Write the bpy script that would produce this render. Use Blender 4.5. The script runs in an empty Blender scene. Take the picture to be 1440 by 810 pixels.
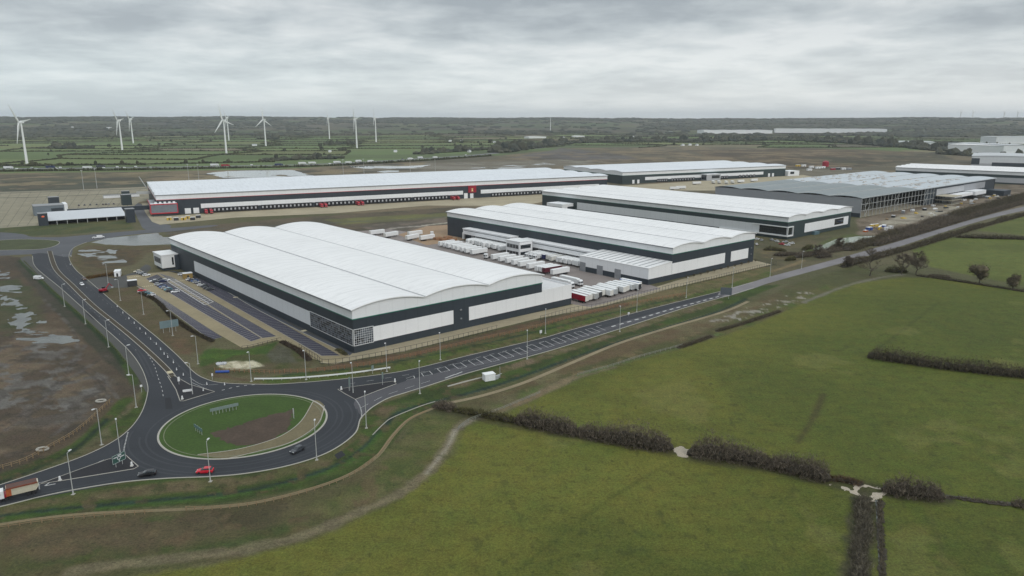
HAZE = 4.0e-5
import bpy, math, random, time
import numpy as np
from mathutils import Vector, Matrix
from mathutils.geometry import tessellate_polygon
random.seed(7); R = random.random; U_ = random.uniform
SC = bpy.context.scene; COL = SC.collection
# ------------------------------------------------------------------ camera
H = 90.0; F = 1025.0; YH = 168.0
PITCH = math.atan((405 - YH) / F); CP, SP = math.cos(PITCH), math.sin(PITCH)
cam = bpy.data.cameras.new('camera'); cam.lens = F / 1440 * 36; cam.sensor_width = 36
cam.clip_start = 1; cam.clip_end = 90000
co = bpy.data.objects.new('camera', cam); COL.objects.link(co)
co.location = (0, 0, H); co.rotation_euler = (math.pi / 2 - PITCH, 0, 0); SC.camera = co

def at(x, y, z=0.0):
    """ground point (metres) surveyed from the photograph"""
    X = x - 720; u = 405 - y; dy = F * CP + u * SP; dz = -F * SP + u * CP
    t = (z - H) / dz
    return (X * t, dy * t)
def px(X, Y, Z=0):
    d = Y * CP - (Z - H) * SP; u = Y * SP + (Z - H) * CP
    return (720 + F * X / d, 405 - F * u / d)
def along(o, d, x, z=0.0, mx=1500):
    lo, hi = 0.0, mx
    up = px(o[0], o[1], z)[0] < px(o[0] + d[0] * 10, o[1] + d[1] * 10, z)[0]
    for _ in range(50):
        m = (lo + hi) / 2; q = px(o[0] + d[0] * m, o[1] + d[1] * m, z)[0]
        if (q < x) == up: lo = m
        else: hi = m
    return lo
def azv(a): a = math.radians(a); return (math.sin(a), math.cos(a))
UA, VA = azv(49.4), azv(-40.6); U2, V2 = azv(61.6), azv(-28.4)
A0 = at(498, 497); B0 = at(944, 393.5); C0 = at(1106.4, 337); D0 = at(222, 303); E0 = at(875, 259); F0 = at(1209.6, 306)
def loc(O, u, v, U=UA, V=VA): return (O[0] + U[0] * u + V[0] * v, O[1] + U[1] * u + V[1] * v)
def rel(O, p, U=UA, V=VA):
    dx, dy = p[0] - O[0], p[1] - O[1]; return (dx * U[0] + dy * U[1], dx * V[0] + dy * V[1])

# ------------------------------------------------------------------ noise in numpy
_rs = np.random.RandomState(5); _T = _rs.rand(512, 512)
def vn(x, y):
    xi = np.floor(x).astype(np.int64); yi = np.floor(y).astype(np.int64)
    fx = x - xi; fy = y - yi; fx = fx * fx * (3 - 2 * fx); fy = fy * fy * (3 - 2 * fy)
    a = _T[xi & 511, yi & 511]; b = _T[(xi + 1) & 511, yi & 511]; c = _T[xi & 511, (yi + 1) & 511]; d = _T[(xi + 1) & 511, (yi + 1) & 511]
    return (a * (1 - fx) + b * fx) * (1 - fy) + (c * (1 - fx) + d * fx) * fy
def fbm(x, y, s, o=4, k=0.0):
    x = np.asarray(x, float); y = np.asarray(y, float); r = 0; a = 1; t = 0; f = 1 / s
    for i in range(o):
        r = r + a * vn(x * f + 17.3 * i + k, y * f - 9.1 * i + k * 1.7); t += a; a *= .5; f *= 2.03
    return r / t            # 0..1
def sstep(a, b, x):
    t = np.clip((x - a) / (b - a), 0, 1); return t * t * (3 - 2 * t)
def lin(c):
    return [((v / 255) / 12.92 if v / 255 <= .04045 else ((v / 255 + .055) / 1.055) ** 2.4) for v in c]
KL = 1.06
def alb(c, k=None):   # surface colour from the tone it shows under this light
    return [min(.9, v / (k or KL)) for v in lin(c)]

# ------------------------------------------------------------------ terrain height
def th(x, y):
    x = np.asarray(x, float); y = np.asarray(y, float)
    r = np.hypot(x, y); a = np.degrees(np.arctan2(x, y))
    top = np.interp(a, [-60, -36, -30, -24, -18, -10, 0, 10, 20, 36, 60], [95, 98, 104, 114, 109, 98, 90, 86, 86, 88, 92])
    h = (top + 46 * (fbm(x, y, 1700, 4, 6) - .5)) * sstep(3900, 9000, r) ** 1.15
    h = h + sstep(2600, 5200, r) * (fbm(x, y, 1500, 4) - .5) * 34
    h = h + sstep(2300, 3800, r) * (1 - sstep(3800, 5200, r)) * 14 * np.clip(fbm(x, y, 900, 3, 4) - .35, 0, 1)
    return np.where(r < 2300, 0, h)
def hit(x, y):
    g = at(x, max(y, 168.5)); a = math.atan2(g[0], g[1]); d = 2200.0; el = (math.hypot(*g) and H / math.hypot(*g)) if y > 168.5 else 0
    if math.hypot(*g) < 2300: return g
    while d < 9500:
        q = (d * math.sin(a), d * math.cos(a))
        if h1(*q) > H - el * d: break
        d += 15
    return q
def h1(x, y): return float(th(np.array([x]), np.array([y]))[0])

# ------------------------------------------------------------------ materials
MATS = {}
def nt(m):
    m.use_nodes = True; t = m.node_tree; t.nodes.clear(); return t, t.nodes, t.links
def mat(name, c, rough=.7, var=.12, scale=.6, metal=0., bump=0., spec=.4, coord='Object', var2=0., scale2=.05, rib=0., ribscale=3., ribaxis='X', emit=0):
    """procedural: base colour broken by two noise octaves, optional cladding ribs"""
    if name in MATS: return MATS[name]
    m = bpy.data.materials.new(name); t, N, L = nt(m)
    out = N.new('ShaderNodeOutputMaterial'); b = N.new('ShaderNodeBsdfPrincipled'); L.new(b.outputs[0], out.inputs[0])
    b.inputs['Roughness'].default_value = rough; b.inputs['Metallic'].default_value = metal
    b.inputs['Specular IOR Level'].default_value = spec
    tc = N.new('ShaderNodeTexCoord'); geo = N.new('ShaderNodeNewGeometry')
    vec = tc.outputs['Object'] if coord == 'Object' else geo.outputs['Position']
    n = N.new('ShaderNodeTexNoise'); n.inputs['Scale'].default_value = scale; n.inputs['Detail'].default_value = 6; n.inputs['Roughness'].default_value = .65
    L.new(vec, n.inputs['Vector'])
    n2 = N.new('ShaderNodeTexNoise'); n2.inputs['Scale'].default_value = scale2; n2.inputs['Detail'].default_value = 3; L.new(vec, n2.inputs['Vector'])
    def mr(src, lo, hi):
        q = N.new('ShaderNodeMapRange'); q.inputs[1].default_value = .3; q.inputs[2].default_value = .7
        q.inputs[3].default_value = lo; q.inputs[4].default_value = hi; L.new(src, q.inputs[0]); return q.outputs[0]
    a = mr(n.outputs[0], 1 - var, 1 + var); a2 = mr(n2.outputs[0], 1 - var2, 1 + var2)
    mu = N.new('ShaderNodeMath'); mu.operation = 'MULTIPLY'; L.new(a, mu.inputs[0]); L.new(a2, mu.inputs[1])
    val = mu.outputs[0]
    if rib and ribaxis == 'XY':
        for ax_ in 'XY':
            w = N.new('ShaderNodeTexWave'); w.wave_type = 'BANDS'; w.bands_direction = ax_; w.inputs['Scale'].default_value = ribscale; w.inputs['Distortion'].default_value = 0; L.new(tc.outputs['Object'], w.inputs['Vector'])
            q = N.new('ShaderNodeMapRange'); q.inputs[1].default_value = .0; q.inputs[2].default_value = .05; q.inputs[3].default_value = 1 - rib; q.inputs[4].default_value = 1; L.new(w.outputs['Fac'], q.inputs[0])
            m2 = N.new('ShaderNodeMath'); m2.operation = 'MULTIPLY'; L.new(val, m2.inputs[0]); L.new(q.outputs[0], m2.inputs[1]); val = m2.outputs[0]
    elif rib:
        w = N.new('ShaderNodeTexWave'); w.wave_type = 'BANDS'; w.bands_direction = ribaxis; w.inputs['Scale'].default_value = ribscale
        w.inputs['Distortion'].default_value = 0; L.new(tc.outputs['Object'], w.inputs['Vector'])
        q = N.new('ShaderNodeMapRange'); q.inputs[1].default_value = .0; q.inputs[2].default_value = .35; q.inputs[3].default_value = 1 - rib; q.inputs[4].default_value = 1
        L.new(w.outputs['Fac'], q.inputs[0])
        m2 = N.new('ShaderNodeMath'); m2.operation = 'MULTIPLY'; L.new(val, m2.inputs[0]); L.new(q.outputs[0], m2.inputs[1]); val = m2.outputs[0]
    sc = N.new('ShaderNodeVectorMath'); sc.operation = 'SCALE'; sc.inputs[0].default_value = c[:3]; L.new(val, sc.inputs['Scale'])
    L.new(sc.outputs[0], b.inputs['Base Color'])
    if bump:
        bp = N.new('ShaderNodeBump'); bp.inputs['Strength'].default_value = bump; bp.inputs['Distance'].default_value = .1
        L.new(n.outputs[0], bp.inputs['Height']); L.new(bp.outputs[0], b.inputs['Normal'])
    if emit:
        b.inputs['Emission Color'].default_value = (*c[:3], 1); b.inputs['Emission Strength'].default_value = emit
    MATS[name] = m; return m

M = dict(
    dark=mat('dark cladding', alb((56, 64, 72)), .55, .05, .3, var2=.08, scale2=.03, rib=.12, ribscale=.052, ribaxis='XY'),
    darkgreen=mat('dark green cladding', alb((52, 64, 66)), .55, .05, .3, var2=.06, scale2=.03),
    light=mat('light grey cladding', (.79, .805, .82), .5, .02, .3, var2=.03, rib=.05, ribscale=.052, ribaxis='XY'),
    panel=mat('white cladding panel', (.82, .825, .835), .5, .015, .25, var2=.03, rib=.045, ribscale=.052, ribaxis='XY'),
    side=mat('shaded white and pale grey panel', (.70, .72, .74), .5, .02, .3, var2=.03, rib=.06, ribscale=.052, ribaxis='XY'), greyclad=mat('mid grey cladding', (.42, .43, .45), .5, .03, .3, var2=.04),  # side: left wall white panels painted darker as if shaded; also pale grey sheds
    trim=mat('green trim', (.02, .16, .11), .5), redtrim=mat('red trim', (.5, .03, .05), .5),
    glass=mat('dark glass', (.018, .024, .03), .08, .2, 1.5, spec=.8),
    frame=mat('white metal frame', (.62, .63, .64), .5, .03),
    conc=mat('concrete', alb((178, 170, 150)), .85, .08, .25, var2=.1, scale2=.03, coord='P'),
    steel=mat('galvanised steel', (.42, .44, .45), .45, .08, metal=.3),
    white=mat('white paint', (.75, .76, .76), .45, .03, 2), offwhite=mat('off white panel', (.62, .61, .57), .5, .06, 2),
    black=mat('black rubber', (.018, .018, .02), .8), chassis=mat('dark steel chassis', (.035, .037, .04), .7),
    timber=mat('weathered timber', alb((140, 120, 92)), .85, .15, 4), red=mat('red paint', (.30, .012, .028), .4, .04),
    grey=mat('grey paint', (.22, .23, .24), .5), green=mat('sign green', (.02, .22, .14), .5), yellow=mat('yellow paint', (.55, .38, .06), .6),
    blue=mat('blue paint', (.03, .08, .32), .4), orange=mat('orange paint', (.55, .12, .02), .5), navy=mat('navy paint', (.02, .025, .09), .4),
    turb=mat('turbine white', (.78, .79, .79), .4, .02), maroon=mat('maroon paint', (.10, .02, .03), .4), kerb=mat('kerb concrete', alb((166, 163, 154)), .85, .08, 1, coord='P'),
    soil=mat('bare soil', alb((94, 80, 64)), .95, .2, .8, coord='P', var2=.15, scale2=.08),
    signback=mat('grey sign back', alb((120, 135, 132)), .6), lamp=mat('lamp post grey', (.42, .43, .42), .5, .03),
)
# ------------------------------------------------------------------ object helpers
def tag(o, label=None, cat=None, group=None, kind=None):
    if label: o['label'] = label
    if cat: o['category'] = cat
    if group: o['group'] = group
    if kind: o['kind'] = kind
    return o
def empty(name, p, rz=0., label=None, cat=None, group=None):
    o = bpy.data.objects.new(name, None); COL.objects.link(o); o.empty_display_size = .5
    o.location = p if len(p) == 3 else (p[0], p[1], 0); o.rotation_euler = (0, 0, rz)
    return tag(o, label, cat, group)
def rot2(p, a): c, s = math.cos(a), math.sin(a); return (p[0] * c - p[1] * s, p[0] * s + p[1] * c)
_ico = None
def ico():
    global _ico
    if _ico is None:
        t = (1 + 5 ** .5) / 2
        v = [(-1, t, 0), (1, t, 0), (-1, -t, 0), (1, -t, 0), (0, -1, t), (0, 1, t), (0, -1, -t), (0, 1, -t), (t, 0, -1), (t, 0, 1), (-t, 0, -1), (-t, 0, 1)]
        f = [(0, 11, 5), (0, 5, 1), (0, 1, 7), (0, 7, 10), (0, 10, 11), (1, 5, 9), (5, 11, 4), (11, 10, 2), (10, 7, 6), (7, 1, 8), (3, 9, 4), (3, 4, 2), (3, 2, 6), (3, 6, 8), (3, 8, 9), (4, 9, 5), (2, 4, 11), (6, 2, 10), (8, 6, 7), (9, 8, 1)]
        _ico = ([Vector(q).normalized() for q in v], f)
    return _ico
class MB:
    def __init__(s): s.v = []; s.f = []
    def quad(s, *p):
        n = len(s.v); s.v += [tuple(q) for q in p]; s.f.append(tuple(range(n, n + len(p))))
    def box(s, x0, y0, z0, x1, y1, z1, a=0., c=(0, 0)):
        n = len(s.v)
        for z in (z0, z1):
            for x, y in ((x0, y0), (x1, y0), (x1, y1), (x0, y1)):
                if a: x, y = rot2((x, y), a)
                s.v.append((x + c[0], y + c[1], z))
        s.f += [(n, n + 3, n + 2, n + 1), (n + 4, n + 5, n + 6, n + 7), (n, n + 1, n + 5, n + 4), (n + 1, n + 2, n + 6, n + 5), (n + 2, n + 3, n + 7, n + 6), (n + 3, n, n + 4, n + 7)]
        return s
    def prism(s, prof, y0, y1, axis='y'):
        """profile [(x,z)] extruded along y (or x)"""
        n = len(s.v); k = len(prof)
        for y in (y0, y1):
            for (x, z) in prof: s.v.append((x, y, z) if axis == 'y' else (y, x, z))
        s.f.append(tuple(range(n + k - 1, n - 1, -1))); s.f.append(tuple(range(n + k, n + 2 * k)))
        for i in range(k):
            j = (i + 1) % k; s.f.append((n + i, n + j, n + k + j, n + k + i))
        return s
    def tube(s, p, q, r0, r1=None, k=6, cap=True):
        r1 = r0 if r1 is None else r1
        p, q = Vector(p), Vector(q); d = (q - p)
        if d.length < 1e-6: return s
        d.normalize(); a = d.cross(Vector((0, 0, 1)) if abs(d.z) < .9 else Vector((1, 0, 0))).normalized(); b = d.cross(a)
        n = len(s.v)
        for c, r in ((p, r0), (q, r1)):
            for i in range(k):
                t = 2 * math.pi * i / k; s.v.append(tuple(c + (a * math.cos(t) + b * math.sin(t)) * r))
        for i in range(k): j = (i + 1) % k; s.f.append((n + i, n + k + i, n + k + j, n + j))
        if cap: s.f.append(tuple(range(n, n + k))); s.f.append(tuple(range(n + 2 * k - 1, n + k - 1, -1)))
        return s
    def blob(s, c, rx, ry, rz, j=.25, a=0.):
        V, Fc = ico(); n = len(s.v)
        for v in V:
            k = 1 + U_(-j, j); x, y = rot2((v.x * rx * k, v.y * ry * k), a); s.v.append((c[0] + x, c[1] + y, c[2] + v.z * rz * k))
        s.f += [tuple(n + i for i in f) for f in Fc]; return s
    def poly(s, pts, z=0.):
        n = len(s.v); P3 = [Vector((p[0], p[1], 0)) for p in pts]
        s.v += [(p[0], p[1], z) for p in pts]
        for t in tessellate_polygon([P3]):
            a, b, c = (P3[i] for i in t)
            if (b - a).cross(c - a).z < 0: t = (t[0], t[2], t[1])
            s.f.append(tuple(n + i for i in t))
        return s
    def strip(s, pts, w, z=0., zh=0.):
        """ribbon (or low kerb box when zh) along pts"""
        L_, R_ = offs(pts, w / 2), offs(pts, -w / 2); n = len(s.v); k = len(pts)
        if not zh:
            for i in range(k): s.v += [(*L_[i], z), (*R_[i], z)]
            for i in range(k - 1): s.f.append((n + 2 * i + 1, n + 2 * i + 3, n + 2 * i + 2, n + 2 * i))
        else:
            for i in range(k): s.v += [(*L_[i], z), (*R_[i], z), (*R_[i], z + zh), (*L_[i], z + zh)]
            for i in range(k - 1):
                a = n + 4 * i; b = a + 4
                s.f += [(a + 3, a + 2, b + 2, b + 3), (a + 1, b + 1, b + 2, a + 2), (a, a + 3, b + 3, b)]
        return s
    def build(s, name, m, parent=None, smooth=False, bevel=0., **kw):
        me = bpy.data.meshes.new(name); me.from_pydata(s.v, [], s.f); me.materials.append(m)
        if smooth: me.polygons.foreach_set('use_smooth', [True] * len(me.polygons))
        me.update()
        o = bpy.data.objects.new(name, me); COL.objects.link(o)
        if parent: o.parent = parent
        if bevel:
            b = o.modifiers.new('b', 'BEVEL'); b.width = bevel; b.segments = 2; b.limit_method = 'ANGLE'
        return tag(o, **kw)
def offs(pts, d):
    out = []
    for i, p in enumerate(pts):
        a = pts[max(0, i - 1)]; b = pts[min(len(pts) - 1, i + 1)]
        if pts[0] == pts[-1] and i in (0, len(pts) - 1): a, b = pts[-2], pts[1]
        dx, dy = b[0] - a[0], b[1] - a[1]; l = math.hypot(dx, dy) or 1
        out.append((p[0] - dy / l * d, p[1] + dx / l * d))
    return out
def smooth(pts, n=6, closed=False):
    out = []; k = len(pts)
    rng = range(k if closed else k - 1)
    for i in rng:
        if closed: p0, p1, p2, p3 = pts[(i - 1) % k], pts[i], pts[(i + 1) % k], pts[(i + 2) % k]
        else: p0, p1, p2, p3 = pts[max(0, i - 1)], pts[i], pts[i + 1], pts[min(k - 1, i + 2)]
        for j in range(n):
            t = j / n; t2 = t * t; t3 = t2 * t
            out.append(tuple(.5 * (2 * p1[c] + (p2[c] - p0[c]) * t + (2 * p0[c] - 5 * p1[c] + 4 * p2[c] - p3[c]) * t2 + (3 * p1[c] - p0[c] - 3 * p2[c] + p3[c]) * t3) for c in (0, 1)))
    out.append(out[0] if closed else tuple(pts[-1][:2])); return out
def W(pts): return [at(*p) for p in pts]
def WS(pts, n=6, closed=False): return smooth(W(pts), n, closed)
def resample(pts, step):
    out = [pts[0]]; acc = 0
    for a, b in zip(pts, pts[1:]):
        l = math.hypot(b[0] - a[0], b[1] - a[1]); t = step - acc
        while t <= l: out.append((a[0] + (b[0] - a[0]) * t / l, a[1] + (b[1] - a[1]) * t / l)); t += step
        acc = (acc + l) % step
    return out
def plen(pts): return sum(math.hypot(b[0] - a[0], b[1] - a[1]) for a, b in zip(pts, pts[1:]))
def struct(name, mb, m, **k): return mb.build(name, m, kind='structure', **k)
def copy_tree(o, parent=None):
    c = o.copy(); COL.objects.link(c); c.parent = parent
    for ch in [q for q in CH.get(o.name, [])]: copy_tree(ch, c)
    return c
CH = {}
def index():
    CH.clear()
    for o in bpy.data.objects:
        if o.parent: CH.setdefault(o.parent.name, []).append(o)
ORD = 'first second third fourth fifth sixth seventh eighth ninth tenth eleventh twelfth thirteenth fourteenth fifteenth sixteenth seventeenth eighteenth nineteenth twentieth'.split()
def ordn(i): return ORD[i] if i < 20 else 'twenty ' + ORD[i - 20]
# ------------------------------------------------------------------ ground sheet: one mesh, colour painted by land use
def sdf(poly, X, Y):
    """signed distance, positive inside"""
    d = np.full(X.shape, 1e18); ins = np.zeros(X.shape, bool); k = len(poly)
    for i in range(k):
        ax, ay = poly[i]; bx, by = poly[(i + 1) % k]; ex, ey = bx - ax, by - ay
        wx, wy = X - ax, Y - ay; t = np.clip((wx * ex + wy * ey) / (ex * ex + ey * ey + 1e-9), 0, 1)
        d = np.minimum(d, (wx - ex * t) ** 2 + (wy - ey * t) ** 2)
        if ay != by:
            c = ((ay > Y) != (by > Y)) & (X < (bx - ax) * (Y - ay) / (by - ay) + ax); ins ^= c
    return np.where(ins, 1, -1) * np.sqrt(d)
def ldist(line, X, Y):
    d = np.full(X.shape, 1e18)
    for (ax, ay), (bx, by) in zip(line, line[1:]):
        ex, ey = bx - ax, by - ay; wx, wy = X - ax, Y - ay; t = np.clip((wx * ex + wy * ey) / (ex * ex + ey * ey + 1e-9), 0, 1)
        d = np.minimum(d, (wx - ex * t) ** 2 + (wy - ey * t) ** 2)
    return np.sqrt(d)
azs = np.radians(np.concatenate([np.linspace(-180, -44, 70, endpoint=False), np.linspace(-44, 44, 880, endpoint=False), np.linspace(44, 180, 70, endpoint=False)]))
rr = [4.0]
while rr[-1] < 30000: rr.append(rr[-1] * (1.05 if rr[-1] < 95 else 1.0062 if rr[-1] < 11000 else 1.06))
rr = np.array(rr); NA, NR = len(azs), len(rr)
GX = np.outer(rr, np.sin(azs)).ravel(); GY = np.outer(rr, np.cos(azs)).ravel(); GR = np.repeat(rr, NA)
GC = np.zeros((NR * NA, 3)); GW = np.zeros(NR * NA)
def C2(c1, c2, X, Y, s, k=0.):
    t = sstep(.36, .64, fbm(X, Y, s, 5, k))[:, None]; return np.array(alb(c1)) * (1 - t) + np.array(alb(c2)) * t
def paint(m, t, c1, c2, s, wet=0., k=0.):
    col = C2(c1, c2, GX[m], GY[m], s, k); t = t[:, None]
    GC[m] = GC[m] * (1 - t) + col * t; GW[m] = GW[m] * (1 - t[:, 0]) + wet * t[:, 0]
def bbox(P, mg):
    xs = [p[0] for p in P]; ys = [p[1] for p in P]
    return np.nonzero((GX > min(xs) - mg) & (GX < max(xs) + mg) & (GY > min(ys) - mg) & (GY < max(ys) + mg))[0]
ZK = [0]
def zone(pts, c1, c2=None, s=12., soft=1.5, amp=3., ns=8., wet=0., thr=None, ts=10., world=False, op=1.):
    P = pts if world else W(pts); m = bbox(P, amp + soft + 5)
    if not len(m): return
    ZK[0] += 3.7; k = ZK[0]
    d = sdf(P, GX[m], GY[m]) + (fbm(GX[m], GY[m], ns, 4, k) - .5) * 2 * amp
    t = sstep(-soft, soft, d)
    if thr is not None: t = t * sstep(thr, thr + .06, fbm(GX[m], GY[m], ts, 5, k + 2))
    q = t > 0; paint(m[q], t[q] * op, c1, c2 or c1, s, wet, k)
def zline(pts, w, c1, c2=None, s=6., soft=.8, amp=.6, ns=5., world=False, op=1., wet=0.):
    P = pts if world else WS(pts, 4); m = bbox(P, w + amp + soft + 4)
    if not len(m): return
    ZK[0] += 3.7; k = ZK[0]
    d = w / 2 - ldist(P, GX[m], GY[m]) + (fbm(GX[m], GY[m], ns, 3, k) - .5) * 2 * amp
    t = sstep(-soft, soft, d); q = t > 0; paint(m[q], t[q] * op, c1, c2 or c1, s, wet, k)

# base: rough winter ground
GC[:] = C2((92, 88, 64), (80, 80, 54), GX, GY, 60)
# --- patchwork of fields beyond the estate
NFI, NFJ = 74, 62; rs = np.random.RandomState(11)
fj = np.zeros((NFI, NFJ, 2)); FA = math.radians(8)
for i in range(NFI):
    for j in range(NFJ):
        a = (i - NFI / 2) * 330 + rs.uniform(-80, 80) + (j % 2) * 140; b = 1180 + j * 185 * (1 + j * .02) + rs.uniform(-34, 34)
        fj[i, j] = (a * math.cos(FA) - (b - 3000) * math.sin(FA), b * math.cos(FA) + a * math.sin(FA) * .3)
far = np.nonzero((GR > 1150) & (np.abs(np.arctan2(GX, GY)) < 1.1))[0]; FXs, FYs = GX[far], GY[far]
greens = [(90, 106, 64), (84, 99, 58), (98, 110, 68), (80, 92, 58), (104, 110, 70)]; browns = [(104, 98, 78), (96, 92, 74), (112, 106, 82), (88, 86, 68)]
order = np.argsort(FYs); FYo = FYs[order]
for i in range(NFI - 1):
    for j in range(NFJ - 1):
        q = [tuple(fj[i, j]), tuple(fj[i + 1, j]), tuple(fj[i + 1, j + 1]), tuple(fj[i, j + 1])]
        xs = [p[0] for p in q]; ys = [p[1] for p in q]
        if min(abs(x) for x in xs) > max(ys) * 1.2 + 200: continue
        lo, hi = np.searchsorted(FYo, min(ys)), np.searchsorted(FYo, max(ys)); m = order[lo:hi]
        m = m[(FXs[m] > min(xs)) & (FXs[m] < max(xs))]
        if not len(m): continue
        d = sdf(q, FXs[m], FYs[m]); k = m[d > 0]
        if not len(k): continue
        yy = sum(ys) / 4; g = rs.rand() < ((.93 if sum(xs) < 0 else .78) if yy < 3900 else .4)
        c = (greens if g else browns)[rs.randint(5 if g else 4)]
        if yy > 4200: c = tuple(int(v * .78) for v in c)
        c = np.array(alb(c)) * rs.uniform(.86, 1.12)
        GC[far[k]] = c * (.9 + .2 * fbm(FXs[k], FYs[k], 60, 3)[:, None])
hm = np.nonzero(GR > 4300)[0]   # woods clothe the far hills
t = sstep(.47, .56, fbm(GX[hm], GY[hm] * 1.6, 700, 5, 3)) * sstep(4300, 5200, GR[hm]); paint(hm, t * .9, (52, 58, 52), (68, 72, 60), 300)
# --- brownfield between the motorway and the estate
BR = (112, 101, 80); BR2 = (88, 84, 68)
zone([(-900, 262), (-400, 250), (0, 244), (200, 241.5), (390, 238), (480, 233), (600, 226), (700, 219), (800, 209), (860, 207), (1000, 207), (1180, 210), (1320, 218), (1440, 222), (1700, 240), (1500, 300), (900, 300), (200, 300), (-900, 320)], BR, BR2, 70, 3, 8, 40)
zone([(0, 252), (120, 247), (215, 243), (215, 250), (130, 262), (0, 268)], (104, 96, 74), (72, 74, 60), 50, 4, 14, 60)
zone([(0, 262), (215, 253), (215, 262), (0, 271)], (66, 70, 58), (80, 80, 66), 40, 3, 6, 40)
zone([(715, 222), (790, 209), (850, 214), (905, 224), (850, 228)], (84, 82, 82), (96, 92, 86), 60, 6, 10, 50)
zone([(490, 233), (600, 229), (800, 224), (870, 227), (700, 240), (520, 243)], (122, 118, 106), (104, 98, 84), 60, 6, 12, 50)
zone([(970, 212), (1130, 208), (1300, 214), (1330, 222), (1200, 236), (1110, 236), (1000, 222)], (104, 92, 70), (78, 68, 54), 80, 6, 12, 60)
zone([(1130, 222), (1320, 214), (1340, 224), (1200, 234)], (66, 64, 50), (88, 84, 64), 50, 6, 12, 60)
zline([(-80, 241.5), (0, 240.6), (120, 239.2), (200, 238.2), (300, 236.4), (390, 234.9), (480, 232.2), (600, 225.2), (690, 219)], 26, (56, 54, 46), (48, 48, 42), soft=4, amp=3)
zline([(420, 236), (440, 243), (470, 252)], 5, (70, 66, 54)); zline([(640, 229), (690, 236), (725, 242)], 4, (72, 68, 58))
zline([(700, 240), (860, 236), (960, 240)], 9, (150, 142, 124))
for P__, c, th_, ts_ in (([(-400, 262), (0, 246), (390, 239), (480, 234), (600, 228), (590, 240), (200, 258), (0, 268)], (128, 116, 90), .52, 45), ([(-400, 262), (0, 246), (390, 239), (600, 228), (590, 240), (200, 258), (0, 268)], (66, 64, 54), .56, 40), ([(700, 222), (860, 208), (1180, 211), (1320, 219), (1200, 238), (960, 236), (860, 228)], (122, 108, 84), .52, 50), ([(700, 222), (860, 208), (1180, 211), (1320, 219), (1200, 238), (960, 236)], (72, 66, 52), .55, 40)):
    zone(P__, c, None, 30, 4, 8, 40, thr=th_, ts=ts_, op=.75)
# ground between the near shed and the long depot
zone([(230, 322), (420, 306), (640, 291), (700, 292), (640, 330), (560, 345), (420, 320), (240, 345)], (92, 82, 66), (74, 70, 56), 22, 2, 5)
zone([(455, 309), (540, 304), (640, 299), (628, 306), (480, 316)], (104, 104, 64), (92, 92, 58), 20, 3, 4)
zone([(500, 318), (628, 306), (632, 326), (560, 332)], (108, 98, 86), (84, 78, 68), 14, 2, 3)
zline([(235, 329), (300, 322), (420, 315), (560, 309), (640, 304)], 4, (84, 84, 76)); zline([(596, 317), (640, 312)], 4, (165, 160, 145)); zline([(534, 326), (560, 320), (600, 318)], 5, (142, 136, 126), amp=2)
# --- left waste ground
zone([(-500, 700), (0, 672), (60, 652), (140, 610), (190, 560), (205, 528), (150, 470), (80, 415), (28, 362), (-30, 355), (-500, 360)], (82, 71, 56), (70, 63, 52), 16, 1.5, 1.5)
zone([(-60, 650), (0, 640), (90, 600), (150, 560), (165, 520), (120, 480), (70, 455), (0, 470), (-60, 480)], (100, 88, 72), (76, 67, 55), 12, 4, 8)
zone([(20, 560), (90, 530), (150, 540), (120, 590), (40, 600)], (102, 98, 93), (80, 74, 66), 8, 5, 9, thr=.46, ts=10)
zone([(-40, 500), (60, 470), (140, 520), (150, 560), (60, 600), (-40, 590)], (100, 97, 92), (84, 79, 72), 7, 2, 5, thr=.55, ts=7, wet=.2)
zone([(-20, 400), (28, 390), (60, 420), (55, 460), (10, 470), (-30, 450)], (62, 68, 44), (74, 72, 52), 10, 2, 5)
zone([(28, 362), (80, 415), (155, 478), (207, 540), (195, 548), (140, 500), (70, 430), (20, 372)], (66, 62, 52), (58, 58, 46), 10, 1, 1)
zline([(31, 366), (70, 404), (111, 440), (152, 479), (178, 509), (190, 540)], 3.4, (62, 80, 34), (52, 64, 32)); zline([(26, 366), (66, 406), (108, 443), (150, 483), (172, 512)], 1.6, (38, 52, 30))
# --- verges near the roundabout
V1, V2c = (60, 76, 32), (54, 66, 32); VB = (86, 78, 58)
zone([(-300, 800), (0, 690), (110, 645), (190, 590), (205, 540), (212, 520), (204, 590), (150, 640), (0, 710), (-300, 860)], VB, (72, 76, 46), 6, 1, 1)
zline([(-60, 686), (0, 672), (60, 650), (105, 628), (140, 600), (178, 562)], 4.5, V1, V2c); zline([(-60, 694), (0, 679), (60, 655), (110, 628), (150, 590)], 1.8, (34, 52, 38), (28, 42, 32))
zone([(150, 600), (195, 570), (204, 540), (208, 560), (196, 590), (160, 618)], V1, V2c, 5, 1, 1)
zone([(-100, 735), (0, 708), (104, 688), (236, 672), (347, 666), (444, 643), (500, 608), (524, 572), (602, 545), (659, 524), (760, 497), (891, 457), (1020, 418), (1060, 402), (1100, 400), (1000, 440), (870, 478), (740, 530), (640, 560), (585, 580), (540, 640), (470, 680), (330, 706), (120, 720), (0, 735), (-100, 760)], V1, V2c, 7, .8, .8)
zone([(-100, 722), (0, 712), (236, 677), (347, 670), (444, 648), (506, 600), (524, 578), (520, 600), (460, 655), (350, 682), (120, 705), (0, 722)], (92, 84, 60), (76, 78, 46), 6, 1.2, 1.5)
zline([(640, 543), (740, 510), (900, 458), (1010, 424)], 5, (104, 92, 72), (84, 82, 52), amp=1)
zone([(506, 604), (530, 570), (600, 560), (560, 590), (520, 640), (440, 680), (500, 640)], (92, 82, 60), (64, 80, 36), 8, 1.5, 2)
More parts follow.
